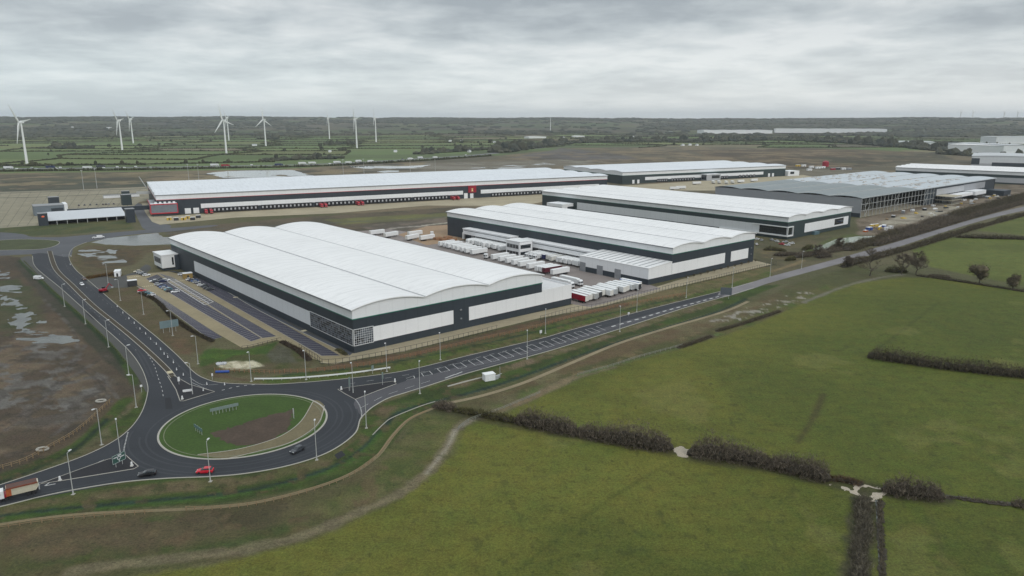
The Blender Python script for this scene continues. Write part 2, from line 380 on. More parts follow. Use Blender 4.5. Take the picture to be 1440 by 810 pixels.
# rough unmown band between the roads and the pastures
RB = (98, 92, 68)
zone([(-200, 900), (-200, 770), (0, 738), (200, 722), (340, 708), (470, 684), (545, 644), (590, 590), (640, 566), (740, 534), (870, 482), (1000, 446), (1060, 425), (1100, 405), (1160, 385), (1215, 372), (1240, 392), (1195, 400), (1130, 425), (1060, 458), (960, 490), (820, 535), (700, 585), (655, 596), (640, 625), (610, 660), (560, 700), (500, 730), (430, 760), (330, 787), (200, 806), (120, 830), (0, 900)], (84, 78, 54), (74, 76, 46), 16, 1.5, 2.5, 6)
zone([(560, 620), (600, 585), (650, 592), (635, 625), (560, 690), (460, 730), (430, 720), (520, 670)], (76, 82, 44), (90, 88, 56), 9, 3, 5)
zone([(0, 745), (220, 730), (400, 705), (380, 740), (160, 775), (0, 780)], (82, 74, 54), (70, 66, 46), 10, 3, 5)
zone([(0, 790), (250, 770), (420, 730), (430, 750), (260, 790), (0, 808)], (60, 72, 36), (82, 76, 50), 8, 3, 5)
zone([(150, 740), (500, 690), (600, 640), (560, 690), (430, 745), (250, 780), (100, 790)], (62, 74, 36), None, 8, 3, 6, thr=.52, ts=9, op=.8)
zone([(0, 745), (300, 730), (500, 680), (560, 640), (540, 700), (300, 760), (0, 790)], (92, 80, 58), None, 6, 2, 6, thr=.56, ts=6, op=.7)
zone([(700, 580), (900, 500), (1060, 440), (1000, 440), (860, 485), (700, 550)], (112, 98, 70), None, 5, 2, 4, thr=.55, ts=6, op=.7)
zone([(700, 560), (800, 522), (900, 492), (1000, 460), (1080, 430), (1090, 420), (1000, 440), (860, 485), (740, 535)], (98, 92, 66), (90, 78, 56), 9, 2, 3)
zone([(700, 585), (760, 556), (830, 530), (820, 524), (740, 548), (680, 575)], (78, 90, 48), (92, 88, 62), 8, 2, 3)
zone([(1000, 470), (1060, 445), (1160, 400), (1180, 405), (1080, 452), (1010, 475)], (70, 84, 38), (88, 84, 52), 8, 2, 4)
# pasture
PG, PG2 = (94, 96, 41), (80, 86, 36)
zone([(640, 640), (655, 600), (700, 586), (820, 530), (900, 505), (960, 490), (1060, 458), (1130, 426), (1200, 399), (1270, 390), (1320, 391), (1440, 409), (1900, 470), (2600, 1100), (1500, 1400), (0, 1400), (-100, 900), (200, 808), (330, 788), (430, 762), (500, 732), (560, 702), (610, 662)], PG, PG2, 40, 1.2, 1.2, 5)
zone([(1150, 420), (1440, 400), (1900, 500), (1900, 1100), (1000, 1000), (1060, 640)], (76, 86, 34), (70, 80, 32), 30, 40, 20, 50, op=.75)  # vignette-like darkening painted into the grass colour towards the right
zone([(640, 600), (800, 560), (1000, 620), (900, 700), (640, 720)], (104, 104, 46), (90, 98, 42), 20, 14, 10, 25, op=.6)
zone([(1280, 352), (1340, 334), (1440, 337), (1700, 350), (1700, 440), (1440, 402), (1310, 376)], (90, 98, 46), (80, 88, 40), 30, 1.5, 2)
zone([(1372, 324), (1440, 304), (1600, 290), (1700, 330), (1440, 331)], (92, 98, 50), (80, 88, 42), 30, 1.5, 2)
for p, w, c in (([(1223, 500), (1262, 470), (1320, 425)], 1.2, (62, 70, 30)), ([(1122, 622), (1142, 590), (1158, 555)], 1.7, (62, 54, 34)), ([(1040, 482), (1120, 492), (1215, 500)], .6, (82, 88, 40)), ([(735, 798), (800, 745), (860, 700), (935, 655)], 1.3, (72, 78, 32)), ([(820, 560), (1000, 520), (1215, 503)], .8, (92, 96, 44)), ([(1300, 700), (1320, 760), (1330, 810)], .9, (76, 78, 38)), ([(470, 810), (560, 750), (660, 700), (800, 660)], .8, (88, 92, 44))):
    zline(p, w, c, soft=1, amp=.4, op=.7)
# farm track along pasture edge
zline([(100, 803), (215, 788), (330, 775), (430, 752), (500, 722), (560, 695), (600, 665), (628, 630), (640, 605), (662, 590), (700, 578), (760, 553), (810, 530), (860, 516)], 3.4, (112, 104, 80), (98, 92, 70), s=3, amp=1.2, ns=3)
zline([(640, 605), (662, 592), (690, 582)], 1.4, (128, 124, 112)); zline([(700, 578), (760, 553), (812, 528)], 3.0, (120, 106, 82), (108, 98, 74), s=3, amp=1.2)
zline([(600, 665), (628, 630), (640, 605)], 1.2, (136, 130, 114), amp=.5); zline([(812, 528), (900, 504), (965, 486), (1010, 470)], 1.2, (84, 100, 58))
zline([(1130, 425), (1190, 402), (1240, 390), (1270, 386)], 2.5, (108, 106, 92), amp=1); zline([(1290, 386), (1360, 396), (1440, 410)], 2.5, (72, 72, 54), amp=1)
zline([(955, 488), (1000, 472)], 3.2, (72, 62, 50), (58, 54, 42)); zline([(1010, 464), (1060, 450), (1098, 437)], 3.2, (74, 66, 50), (60, 56, 44))
zone([(1000, 452), (1060, 430), (1130, 410), (1150, 412), (1100, 432), (1020, 458)], (138, 134, 122), (112, 106, 90), 2, .8, 3, wet=.5, thr=.56, ts=4)
# area right of shed B
zone([(1060, 366), (1062, 338), (1200, 332), (1300, 300), (1440, 262), (1440, 285), (1300, 325), (1209, 352), (1160, 368), (1085, 388), (1050, 392)], (92, 86, 64), (78, 76, 54), 16, 2, 3)
zone([(1130, 352), (1170, 334), (1205, 328), (1215, 332), (1170, 345), (1140, 356)], (76, 86, 48), (84, 88, 52), 10, 1.5, 2)
zone([(1070, 350), (1130, 360), (1120, 368), (1070, 362)], (104, 94, 64), (84, 78, 58), 8, 1, 2)
zline([(880, 440), (960, 418), (1050, 392), (1110, 374), (1130, 366)], 3, (118, 104, 76), amp=.8)
zone([(880, 438), (950, 420), (1040, 396), (1090, 378), (1060, 372), (950, 404), (880, 424)], (88, 86, 54), (104, 94, 66), 6, 1, 1)
# site round the unfinished shed
zone([(1205, 308), (1300, 286), (1400, 262), (1440, 258), (1500, 262), (1440, 280), (1340, 312), (1262, 338), (1205, 330)], (120, 108, 92), (92, 82, 68), 14, 2, 3)
zone([(1235, 312), (1290, 296), (1330, 288), (1350, 292), (1290, 312), (1240, 322)], (152, 146, 130), (124, 116, 102), 12, 2, 3)
zone([(1100, 245), (1130, 238), (1240, 240), (1200, 256)], (98, 92, 76), (112, 106, 92), 14, 2, 3)
# strips round shed A
zone([(278, 512), (340, 492), (395, 480), (445, 508), (430, 522), (360, 528), (290, 528)], (84, 78, 56), (70, 74, 42), 8, 1, 1)
zone([(282, 516), (284, 494), (300, 490), (345, 492), (388, 482), (376, 498), (330, 500), (292, 512)], (66, 88, 34), (58, 78, 32), 6, 1, 1.5)
zone([(372, 500), (392, 484), (410, 492), (418, 510), (385, 512)], (84, 84, 70), (74, 74, 58), 4, 1, 2)
zone([(305, 514), (322, 509), (356, 507), (374, 514), (350, 519), (315, 519)], (190, 184, 160), (150, 144, 118), 2, .5, 1.2)
zone([(270, 518), (290, 522), (300, 530), (345, 536), (356, 536), (340, 532), (300, 524)], (92, 76, 58), (80, 70, 52), 4, 1, 1)
zone([(108, 352), (125, 345), (240, 345), (248, 350), (208, 356), (190, 372), (162, 378), (200, 408), (213, 427), (245, 448), (300, 480), (284, 500), (240, 488), (200, 455), (155, 418), (118, 390), (100, 366)], (80, 74, 50), (88, 78, 58), 7, 1, 1.5)
zone([(112, 352), (165, 350), (200, 352), (186, 372), (150, 380), (118, 372)], (84, 72, 52), (72, 66, 50), 6, 1, 2)
zone([(225, 472), (262, 478), (275, 502), (250, 498)], (92, 76, 56), (82, 72, 52), 5, 2, 2)
zone([(-60, 318), (0, 319), (66, 316), (180, 310), (190, 322), (100, 329), (40, 332), (-60, 328)], (66, 74, 44), (82, 82, 50), 14, 1.5, 1)
zone([(400, 527), (440, 522), (509, 516), (581, 503), (659, 485), (760, 461), (800, 449), (966, 416), (1030, 398), (1085, 380), (1085, 388), (1030, 406), (955, 424), (800, 465), (760, 477), (659, 501), (592, 517), (545, 526), (475, 534), (400, 540), (345, 538)], (72, 86, 38), (84, 84, 50), 7, .8, 1)
zline([(400, 528), (475, 521), (560, 508), (659, 488), (760, 465), (860, 440), (960, 418)], 1.6, (40, 62, 42), (34, 50, 36)); zline([(659, 500), (760, 475), (880, 442), (960, 422)], 2.2, (108, 96, 76), (84, 82, 54), amp=.8)
zone([(436, 519), (509, 506), (568, 497), (633, 481), (760, 449), (880, 425), (885, 430), (800, 447), (659, 481), (581, 500), (509, 514), (440, 521)], (94, 76, 58), (82, 72, 54), 5, .8, .8)
# ditch, drain netting and bare edges south of the roundabout
DT = [(-60, 738), (0, 726), (100, 715), (200, 706), (290, 698), (360, 688), (440, 667), (500, 640), (540, 600), (556, 583), (590, 570), (640, 558), (700, 541), (760, 520), (860, 484), (940, 460), (1010, 438), (1050, 420)]
zline(DT, 1.9, (36, 56, 50), (30, 46, 38), s=3, amp=.35, soft=.5)
zline([(x, y + 3.5) for x, y in DT[:9]], 1.4, (58, 82, 34))
# faint livestock and rut marks, ruts on the waste ground
zone([(-30, 470), (100, 470), (160, 560), (60, 650), (-60, 650)], (60, 56, 48), None, 9, 1, 5, thr=.6, ts=5, op=.6)
zone([(640, 610), (1440, 420), (1440, 1000), (300, 1000)], (62, 66, 32), None, 9, 1, 2, thr=.66, ts=1.9, op=.45)
zone([(640, 610), (1440, 420), (1440, 1000), (300, 1000)], (112, 110, 62), None, 9, 4, 2, thr=.6, ts=22, op=.35)
zline([(1216, 700), (1213, 740), (1208, 780), (1203, 830)], 6.5, (72, 68, 52), (60, 60, 42), s=2, soft=1, amp=1.6, ns=3, op=.85); zline([(612, 575), (700, 592), (811, 613), (945, 635)], 5.5, (62, 60, 40), soft=1.2, amp=1.2, ns=4, op=.7); zline([(974, 642), (1085, 659), (1215, 686), (1326, 702)], 6.5, (62, 60, 42), soft=1.2, amp=1.2, ns=4, op=.7)
# wheel ruts and trampled soil
for p, w_ in (([(-20, 520), (60, 505), (130, 520), (165, 560)], 1.0), ([(-20, 524), (58, 510), (126, 526), (158, 566)], 1.0), ([(0, 600), (60, 560), (110, 480), (60, 420)], 1.2), ([(8, 604), (68, 563), (120, 486)], 1.0), ([(-10, 560), (70, 545), (150, 500)], 1.4), ([(10, 640), (70, 615), (130, 570)], 1.2)):
    zline(p, w_, (54, 50, 44), (92, 88, 82), s=4, soft=.6, amp=.8, ns=4, op=.75)
for P__ in ([(-100, 735), (0, 712), (236, 677), (444, 648), (524, 575), (602, 548), (740, 505), (1020, 420), (1060, 408), (870, 480), (640, 562), (540, 640), (330, 706), (0, 735)], [(400, 527), (509, 516), (659, 485), (800, 449), (1030, 398), (1085, 384), (955, 424), (760, 477), (545, 526), (400, 540)], [(0, 690), (110, 645), (190, 590), (207, 540), (170, 560), (100, 625), (0, 668)]):
    zone(P__, (88, 76, 54), (66, 60, 40), 3, .5, 1, thr=.60, ts=4, op=.7); zone(P__, (44, 58, 26), None, 3, .5, 1, thr=.62, ts=3, op=.6)
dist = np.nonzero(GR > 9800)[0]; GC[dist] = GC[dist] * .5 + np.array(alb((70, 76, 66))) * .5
GZ = th(GX, GY) - 12 * sstep(10500, 14000, GR)
me = bpy.data.meshes.new('ground'); nv = NR * NA
me.vertices.add(nv + 1); me.vertices.foreach_set('co', np.append(np.stack([GX, GY, GZ], 1).ravel(), [0, 0, 0]))
ii, jj = np.meshgrid(np.arange(NR - 1), np.arange(NA), indexing='ij'); j2 = (jj + 1) % NA
Q = np.stack([ii * NA + jj, ii * NA + j2, (ii + 1) * NA + j2, (ii + 1) * NA + jj], -1).reshape(-1, 4)[:, ::-1]
Q = Q[:, ::-1] if False else Q
tri = np.stack([np.full(NA, nv), np.arange(NA), (np.arange(NA) + 1) % NA], 1)[:, ::-1]
nq, ntr = len(Q), len(tri); me.loops.add(nq * 4 + ntr * 3); me.loops.foreach_set('vertex_index', np.concatenate([Q.ravel(), tri.ravel()]).astype(np.int32))
me.polygons.add(nq + ntr); me.polygons.foreach_set('loop_start', np.concatenate([np.arange(nq) * 4, nq * 4 + np.arange(ntr) * 3]).astype(np.int32))
me.update(calc_edges=True); me.validate()
ca = me.color_attributes.new('land', 'FLOAT_COLOR', 'POINT'); ca.data.foreach_set('color', np.append(np.concatenate([GC, GW[:, None]], 1).ravel(), [.1, .1, .06, 0]))
me.polygons.foreach_set('use_smooth', [True] * len(me.polygons))
gm = bpy.data.materials.new('land'); t, N, L = nt(gm)
out = N.new('ShaderNodeOutputMaterial'); b = N.new('ShaderNodeBsdfPrincipled'); L.new(b.outputs[0], out.inputs[0])
at_ = N.new('ShaderNodeAttribute'); at_.attribute_name = 'land'; geo = N.new('ShaderNodeNewGeometry')
def noi(s, d=6, r=.6, st=None):
    n = N.new('ShaderNodeTexNoise'); n.inputs['Scale'].default_value = s; n.inputs['Detail'].default_value = d; n.inputs['Roughness'].default_value = r
    if st:
        mp = N.new('ShaderNodeMapping'); mp.inputs['Scale'].default_value = st; mp.inputs['Rotation'].default_value = (0, 0, .7); L.new(geo.outputs['Position'], mp.inputs[0]); L.new(mp.outputs[0], n.inputs['Vector'])
    else: L.new(geo.outputs['Position'], n.inputs['Vector'])
    return n.outputs[0]
def rng(src, lo, hi, a=.3, bb=.7):
    q = N.new('ShaderNodeMapRange'); q.inputs[1].default_value = a; q.inputs[2].default_value = bb; q.inputs[3].default_value = lo; q.inputs[4].default_value = hi; L.new(src, q.inputs[0]); return q.outputs[0]
def mul(a, c):
    q = N.new('ShaderNodeMath'); q.operation = 'MULTIPLY'; L.new(a, q.inputs[0]); L.new(c, q.inputs[1]); return q.outputs[0]
fine = noi(1.3, 8, .75); v = mul(mul(rng(fine, .62, 1.36), rng(noi(.22, 5), .86, 1.14)), rng(noi(.07, 4, .6, (1, 5, 1)), .93, 1.07))
sc = N.new('ShaderNodeVectorMath'); sc.operation = 'SCALE'; L.new(at_.outputs['Color'], sc.inputs[0]); L.new(v, sc.inputs['Scale'])
v2_ = mul(rng(noi(.62, 3, .5), 1.03, .78, .58, .68), rng(noi(2.6, 2, .5), .90, 1.09, .35, .65))
L.new(mul(v, v2_), sc.inputs['Scale'])
hs = N.new('ShaderNodeHueSaturation'); hs.inputs['Fac'].default_value = 1; L.new(rng(noi(.16, 6, .7), .478, .520), hs.inputs['Hue']); L.new(sc.outputs[0], hs.inputs['Color'])
L.new(hs.outputs[0], b.inputs['Base Color']); b.inputs['Specular IOR Level'].default_value = .25
L.new(rng(at_.outputs['Alpha'], .95, .12, 0, 1), b.inputs['Roughness'])
bp = N.new('ShaderNodeBump'); bp.inputs['Strength'].default_value = .5; bp.inputs['Distance'].default_value = .5; L.new(fine, bp.inputs['Height']); L.new(bp.outputs[0], b.inputs['Normal'])
me.materials.append(gm)
go = bpy.data.objects.new('ground', me); COL.objects.link(go); go['kind'] = 'structure'

# ------------------------------------------------------------------ water and other patches cut by marching squares
def iso(name, pts, m, z, cell=1., amp=4., ns=8., thr=None, ts=10., seed=0., st=(1, 1), kind='structure', world=False):
    P = pts if world else W(pts); xs = [p[0] for p in P]; ys = [p[1] for p in P]
    x = np.arange(min(xs) - amp, max(xs) + amp, cell); y = np.arange(min(ys) - amp, max(ys) + amp, cell); X, Y = np.meshgrid(x, y, indexing='ij')
    f = sdf(P, X, Y) + (fbm(X, Y, ns, 4, seed) - .5) * 2 * amp
    if thr is not None: f = np.minimum(f, (fbm(X * st[0], Y * st[1], ts, 4, seed + 5) - thr) * ts * 1.5)
    mb = MB(); pos = f > 0
    any_ = pos[:-1, :-1] | pos[1:, :-1] | pos[:-1, 1:] | pos[1:, 1:]; cache = {}
    def vid(k, p):
        if k not in cache: cache[k] = len(mb.v); mb.v.append((p[0], p[1], z))
        return cache[k]
    for i, j in zip(*np.nonzero(any_)):
        cs = ((i, j), (i + 1, j), (i + 1, j + 1), (i, j + 1)); face = []
        for a in range(4):
            p, q = cs[a], cs[(a + 1) % 4]; fp, fq = f[p], f[q]
            if fp > 0: face.append(vid(p, (x[p[0]], y[p[1]])))
            if (fp > 0) != (fq > 0):
                s = fp / (fp - fq); k = (min(p, q), max(p, q)); face.append(vid(k, (x[p[0]] + (x[q[0]] - x[p[0]]) * s, y[p[1]] + (y[q[1]] - y[p[1]]) * s)))
        if len(face) > 2: mb.f.append(tuple(face))
    return mb.build(name, m, kind=kind)
wm = bpy.data.materials.new('standing water'); t, N, L = nt(wm)
out = N.new('ShaderNodeOutputMaterial'); b = N.new('ShaderNodeBsdfPrincipled'); L.new(b.outputs[0], out.inputs[0]); b.inputs['IOR'].default_value = 1.333
geo = N.new('ShaderNodeNewGeometry'); n = N.new('ShaderNodeTexNoise'); n.inputs['Scale'].default_value = .09; n.inputs['Detail'].default_value = 5; L.new(geo.outputs['Position'], n.inputs['Vector'])
r = N.new('ShaderNodeValToRGB'); r.color_ramp.elements[0].position = .35; r.color_ramp.elements[0].color = (*alb((70, 74, 70)), 1); r.color_ramp.elements[1].position = .65; r.color_ramp.elements[1].color = (*alb((98, 102, 97)), 1)
L.new(n.outputs[0], r.inputs[0]); L.new(r.outputs[0], b.inputs['Base Color']); b.inputs['Roughness'].default_value = .14
n = N.new('ShaderNodeTexNoise'); n.inputs['Scale'].default_value = 1.2; L.new(geo.outputs['Position'], n.inputs['Vector']); bp = N.new('ShaderNodeBump'); bp.inputs['Strength'].default_value = .05; bp.inputs['Distance'].default_value = .05; L.new(n.outputs[0], bp.inputs['Height']); L.new(bp.outputs[0], b.inputs['Normal'])
iso('pond', [(128, 341), (150, 335), (183, 331.5), (223, 327.5), (229, 333.5), (240, 333.5), (246, 343.5), (190, 345.5), (150, 344)], wm, .03, 1.2, 1.2, 8, seed=1)
iso('puddle', [(110, 351), (138, 351), (165, 362), (180, 368), (178, 375), (150, 379), (138, 366), (108, 358)], wm, .03, .8, 2, 6, .50, 9, 2, (.7, 1.3))
iso('puddle', [(150, 350), (166, 352), (164, 361), (150, 357)], wm, .034, .8, 2, 6, .50, 8, 3)
iso('puddle', [(-6, 412), (22, 420), (40, 436), (62, 452), (60, 462), (34, 466), (10, 452), (22, 440), (4, 430)], wm, .03, .5, 2.4, 3, .46, 5, 4, (1, .6))
iso('puddle', [(-5, 398), (30, 400), (31, 412), (-5, 410)], wm, .034, .6, 1.5, 5, .52, 6, 5, (.5, 1.6))
iso('puddle', [(16, 468), (60, 460), (98, 470), (112, 480), (60, 490), (20, 482)], wm, .03, .6, 2.0, 5, .57, 6, 6, (.5, 1.6))
iso('puddle', [(-5, 380), (14, 383), (14, 393), (-5, 392)], wm, .03, .6, 1.5, 5, .55, 4, 7)
wf = mat('far flood water', alb((120, 124, 124)), .05, .05, .02, spec=.5, coord='P')
iso('pond', [(290, 244), (318, 240.5), (410, 239), (441, 247), (380, 250), (312, 250)], wf, .05, 3, 7, 24, .36, 36, 8)
iso('pond', [(487, 233.2), (560, 234), (604, 232), (588, 236.5), (520, 237.5), (500, 236)], wf, .05, 3, 6, 24, .38, 36, 9)
iso('pond', [(528, 241.5), (545, 239.6), (562, 239.8), (560, 241.6), (540, 243)], wf, .055, 2.5, 4, 20, seed=10)
iso('puddle', [(655, 236.5), (700, 234), (760, 228), (780, 231), (700, 239), (660, 239.5)], wm, .05, 2.5, 6, 20, .55, 18, 11)
pgm = mat('murky pond', alb((142, 152, 132)), .12, .06, .2, spec=.5, coord='P')
iso('pond', [(1139, 351), (1160, 343), (1175, 336.5), (1205, 332.2), (1231, 331.6), (1214, 339), (1190, 345), (1160, 350.5)], pgm, .03, 1.2, .8, 8, seed=12)
iso('pond', [(1305, 309), (1320, 303.5), (1350, 297.5), (1356, 299.5), (1336, 305), (1312, 309.5)], wm, .03, 1.2, 1, 8, seed=13)
iso('pond', [(1364, 295), (1380, 291.5), (1384, 293), (1368, 296.5)], wm, .03, 1.2, 1, 8, seed=14)
chk = mat('chalky rubble', alb((168, 158, 142)), .9, .2, 2, coord='P')
iso('bare_chalk_patch', [(1168, 682), (1200, 679), (1235, 684), (1252, 692), (1240, 702), (1222, 706), (1205, 696)], chk, .04, .25, 1.2, 1.5, .50, 1.6, 15)
iso('puddle', [(1330, 696), (1440, 709), (1440, 712), (1330, 700)], wm, .04, .3, .3, 2, .42, 5, 16)
iso('bare_chalk_patch', [(944, 630), (958, 627), (972, 633), (966, 644), (955, 642)], chk, .05, .2, .9, .9, seed=17)
struct('ditch_water', MB().strip(WS([(1232, 703), (1234, 730), (1236, 770), (1239, 830)], 6), .45, .05), wm)
# ------------------------------------------------------------------ roads
def asphalt(name, c, v=.1): return mat(name, alb(c), .82, v, 1.6, spec=.3, coord='P', var2=.12, scale2=.06, bump=.15)
asN = asphalt('new asphalt', (50, 53, 58)); asO = asphalt('worn asphalt', (80, 80, 84)); asE = asphalt('pale asphalt', (122, 119, 121)); asP = asphalt('footway asphalt', (74, 74, 72))
asY = asphalt('yard surface', (130, 122, 118)); asI = asphalt('island paving', (40, 40, 44))
S_EDGE = [(-260, 770), (-60, 724), (0, 712.7), (57, 698.8), (104, 689), (173.6, 678), (236, 672.8), (298.6, 670.3), (347, 665.8), (399, 656.5), (444.4, 643.3), (475.7, 628.3), (500, 608.5), (506.3, 590.3), (514, 581.3), (524.4, 572.2), (545, 560.5), (568.5, 552.8), (602, 542.5), (659, 524.5), (760, 497), (800, 485), (890.7, 456.5), (966, 432), (1020, 417), (1060, 405)]
N_EDGE = [(1060, 396.5), (1020, 408), (955.5, 424), (890.7, 440.5), (800, 465), (760, 476.3), (659, 500), (592, 516.5), (545, 525.5), (475, 533.8), (400, 539.8), (361, 540.5), (312.5, 538.5), (289, 532.8), (272, 522.8), (250, 500.5), (222, 475.5), (194.4, 453.3), (166.7, 431), (144.4, 411.7), (125, 395), (105.6, 378.3), (97, 361.7), (102.8, 349), (122, 340.5)]
W_EDGE = [(33, 352.5), (40, 354), (45.8, 360), (50, 375.6), (83, 403.3), (111, 428.3), (144.4, 458.9), (177.8, 489.4), (197.2, 514.4), (207, 539.4), (207.3, 554.7), (199.7, 579), (184, 601.6), (159.7, 620.7), (121.5, 639.8), (69.4, 658.9), (0, 682), (-60, 700), (-260, 742)]
main = WS(S_EDGE, 5) + WS(N_EDGE, 5) + WS([(122, 340.5), (83, 349), (55, 353), (33, 352.5)], 4) + WS(W_EDGE, 5)
struct('road', MB().poly(main, .02), asN)
# roundabout at the top of the dual road
rb = at(15, 345)
top = WS([(-60, 326.5), (0, 326.7), (33, 329.5), (45, 333), (83, 333.5), (120, 330.5), (183, 325), (250, 320), (300, 316.5), (300, 318.5), (239, 325.6), (185, 330), (150, 335.5), (122, 341), (104, 348), (97, 361), (60, 356), (33, 358), (-60, 358)], 5, True)
struct('road', MB().poly(top, .026), asphalt('estate asphalt', (84, 86, 90)))
struct('road', MB().poly(WS([(186, 287), (199, 287), (206, 300), (219, 312), (240, 317), (232, 324), (205, 323), (196, 312)], 4, True), .031), asphalt('estate asphalt', (84, 86, 90)))
struct('road', MB().poly(WS([(1015, 418.5), (1060, 405.5), (1085, 397), (1160, 376.5), (1209, 363), (1261, 348), (1313, 331), (1378, 311), (1440, 296), (1560, 270), (1556, 266), (1440, 290.5), (1378, 305.5), (1313, 324.5), (1261, 340), (1209, 355), (1160, 368.5), (1085, 388.5), (1060, 396), (1015, 409.2)], 4, True), .028), asE)
E_S = [(602, 541.5), (659, 523.5), (760, 496), (800, 484), (890.7, 455.5), (966, 431), (1018, 416.5)]
struct('road', MB().poly(WS(E_S, 4) + WS([(1018, 413), (960, 429), (884, 450.5), (795, 478), (752, 490), (655, 513), (600, 529)], 4), .032), asO)
struct('road', MB().poly(WS([(499.8, 562), (555.5, 541), (602, 528), (602, 543), (568.5, 552.8), (545, 560.5), (524.4, 572.2), (514, 581.3), (509, 586)], 4, True), .036), asO)
struct('footpath', MB().poly(WS([(33, 361.7), (30.6, 367), (69.4, 403.3), (111, 439.4), (152.8, 478.3), (177.8, 508.9), (196, 534), (206, 552), (207, 539.4), (197.2, 514.4), (177.8, 489.4), (144.4, 458.9), (111, 428.3), (83, 403.3), (50, 376), (44, 361)], 4, True), .034), asP)
struct('access_road', MB().poly(WS([(121, 396), (146, 388), (160, 391), (190, 382), (205, 372), (213, 377), (206, 384), (190, 402), (160, 405), (145, 408), (133, 404)], 3, True), .037), asP)
# tyre polished lanes, patches and joints
pol = asphalt('polished asphalt', (60, 63, 67), .08); ptc = asphalt('fresh patch', (40, 42, 46), .06)
def ringarc(r, a0, a1, c=(-81.0, 206.5), n=40): return [(c[0] + r * math.cos(math.radians(a0 + (a1 - a0) * i / n)), c[1] + r * math.sin(math.radians(a0 + (a1 - a0) * i / n))) for i in range(n + 1)]
wt = MB()
for r_, a0, a1 in ((27.2, 0, 360), (28.9, -160, 150), (31.8, 190, 395), (33.4, 200, 380)): wt.strip(ringarc(r_, a0, a1), .55, .0415)
for l in ([(66, 376), (108, 414), (150, 452), (196, 494), (216, 530)], [(60, 372), (103, 412), (144, 450), (188, 490), (210, 530)], [(92, 372), (140, 414), (196, 462), (246, 508), (266, 528)], [(10, 703), (80, 690), (160, 675)], [(10, 708), (80, 695), (160, 680)], [(560, 529), (660, 505), (800, 470), (1000, 413)], [(560, 532), (660, 507.5), (800, 472)], [(640, 524), (780, 487), (900, 451), (1010, 417)], [(640, 527), (780, 489.5), (900, 453)]): wt.strip(WS(l, 6), .55, .043)
struct('tyre_polished_lanes', wt, pol)
pt = MB()
for q_ in ([(250, 585), (262, 582), (268, 590), (255, 594)], [(232, 560), (240, 559), (243, 575), (233, 576)], [(120, 440), (130, 438), (140, 448), (131, 450)], [(620, 512), (640, 507), (644, 510), (624, 515)], [(470, 640), (480, 634), (486, 640), (475, 646)]): pt.poly(W(q_), .0445)
struct('asphalt_patches', pt, ptc)
# kerbs
K = M['kerb']
def kerb(pts, w=.3, n=5, closed=False, zh=.13): return struct('kerb', MB().strip(WS(pts, n, closed), w, .0, zh), K)
kerb(S_EDGE, .34); kerb(N_EDGE, .22); kerb(W_EDGE[2:], .22)
IC = (-81.0, 206.5); IR = 24.0
circ = lambda r, c=IC, n=96: [(c[0] + r * math.cos(2 * math.pi * i / n), c[1] + r * math.sin(2 * math.pi * i / n)) for i in range(n + 1)]
struct('kerb', MB().strip(circ(IR), .55, .0, .15), K)
gM = mat('mown island grass', alb((56, 78, 27)), .95, .22, 1.2, coord='P', var2=.12, scale2=.12, bump=.5)
struct('grass_island', MB().poly(circ(IR - .2)[:-1], .12), gM)
struct('kerb', MB().strip(circ(IR - 1.5), .2, .125, .04), mat('island gravel margin', alb((118, 122, 100)), .9, .15, 3, coord='P'))
brown = mat('planted earth bed', alb((74, 62, 52)), .95, .25, 1.1, coord='P', var2=.15, scale2=.2, bump=.6)
iso('planting_bed', [(296, 610), (330, 600), (370, 587), (412, 577), (410, 590), (404, 606), (385, 618), (350, 628), (320, 624)], brown, .127, .25, 1.3, 1.2, seed=21)
dryg = mat('dry grass path', alb((108, 100, 76)), .95, .15, 1.3, coord='P', var2=.1, scale2=.15)
struct('island_path', MB().poly(WS([(441, 564), (456, 571), (451, 590), (437, 606), (405, 624), (360, 636), (322, 645), (278, 640), (330, 633), (370, 623), (400, 611), (424, 592)], 5, True), .132), dryg)
struct('kerb', MB().strip(WS([(441, 564), (424, 592), (400, 611), (370, 623), (330, 633), (278, 640)], 5), .22, .134, .05), K)
struct('kerb', MB().strip(WS([(456, 571), (451, 590), (437, 606), (405, 624), (360, 636), (322, 645)], 5), .22, .134, .05), K)
# splitter islands
SP1 = [(253.3, 564), (247.5, 548), (236, 529.4), (244, 528), (267, 541), (301.7, 551), (278, 558), (258.5, 564)]
SP2 = [(194.4, 656), (176, 639.7), (150, 646.7), (110, 661), (57, 680.5), (88, 676), (188.3, 659.6)]
SP3 = [(475, 547.6), (500, 543.5), (555.5, 536), (557, 540), (530, 550), (499.8, 561.8), (487, 555)]
for s in (SP1, SP2, SP3):
    p = W(s); struct('traffic_island', MB().poly(p, .11), asI); struct('kerb', MB().strip(p + [p[0]], .22, .0, .13), K)
# planted median of the dual road
ML = [(66.7, 353.3), (75, 378.3), (97, 400.6), (125, 428.3), (155.6, 453), (183, 475.6), (208, 497.8), (230.6, 520), (240, 532)]
MR_ = [(73, 353), (82, 378), (104, 400), (133, 428), (164, 453), (192, 475.6), (217, 497.8), (238, 518), (247, 529)]
struct('planted_median', MB().poly(WS(ML, 5) + WS(MR_, 5)[::-1], .12), mat('brown median earth', alb((66, 59, 46)), .95, .22, 1.5, coord='P', bump=.6))
kerb(ML, .22); kerb(MR_, .22)
struct('median_crossing', MB().poly(W([(234, 523), (241.5, 521.5), (244, 524.5), (236.5, 526)]), .135), mat('buff paving', alb((190, 180, 150)), .85, .08, 2, coord='P'))
struct('roundabout_grass', MB().poly(WS([(-70, 344), (-20, 339.5), (30, 336.5), (78, 338.5), (81, 344), (60, 350), (20, 351.5), (-30, 351.5)], 6, True), .06), mat('island rough grass', alb((66, 72, 44)), .95, .2, .5, coord='P', var2=.2, scale2=.1))
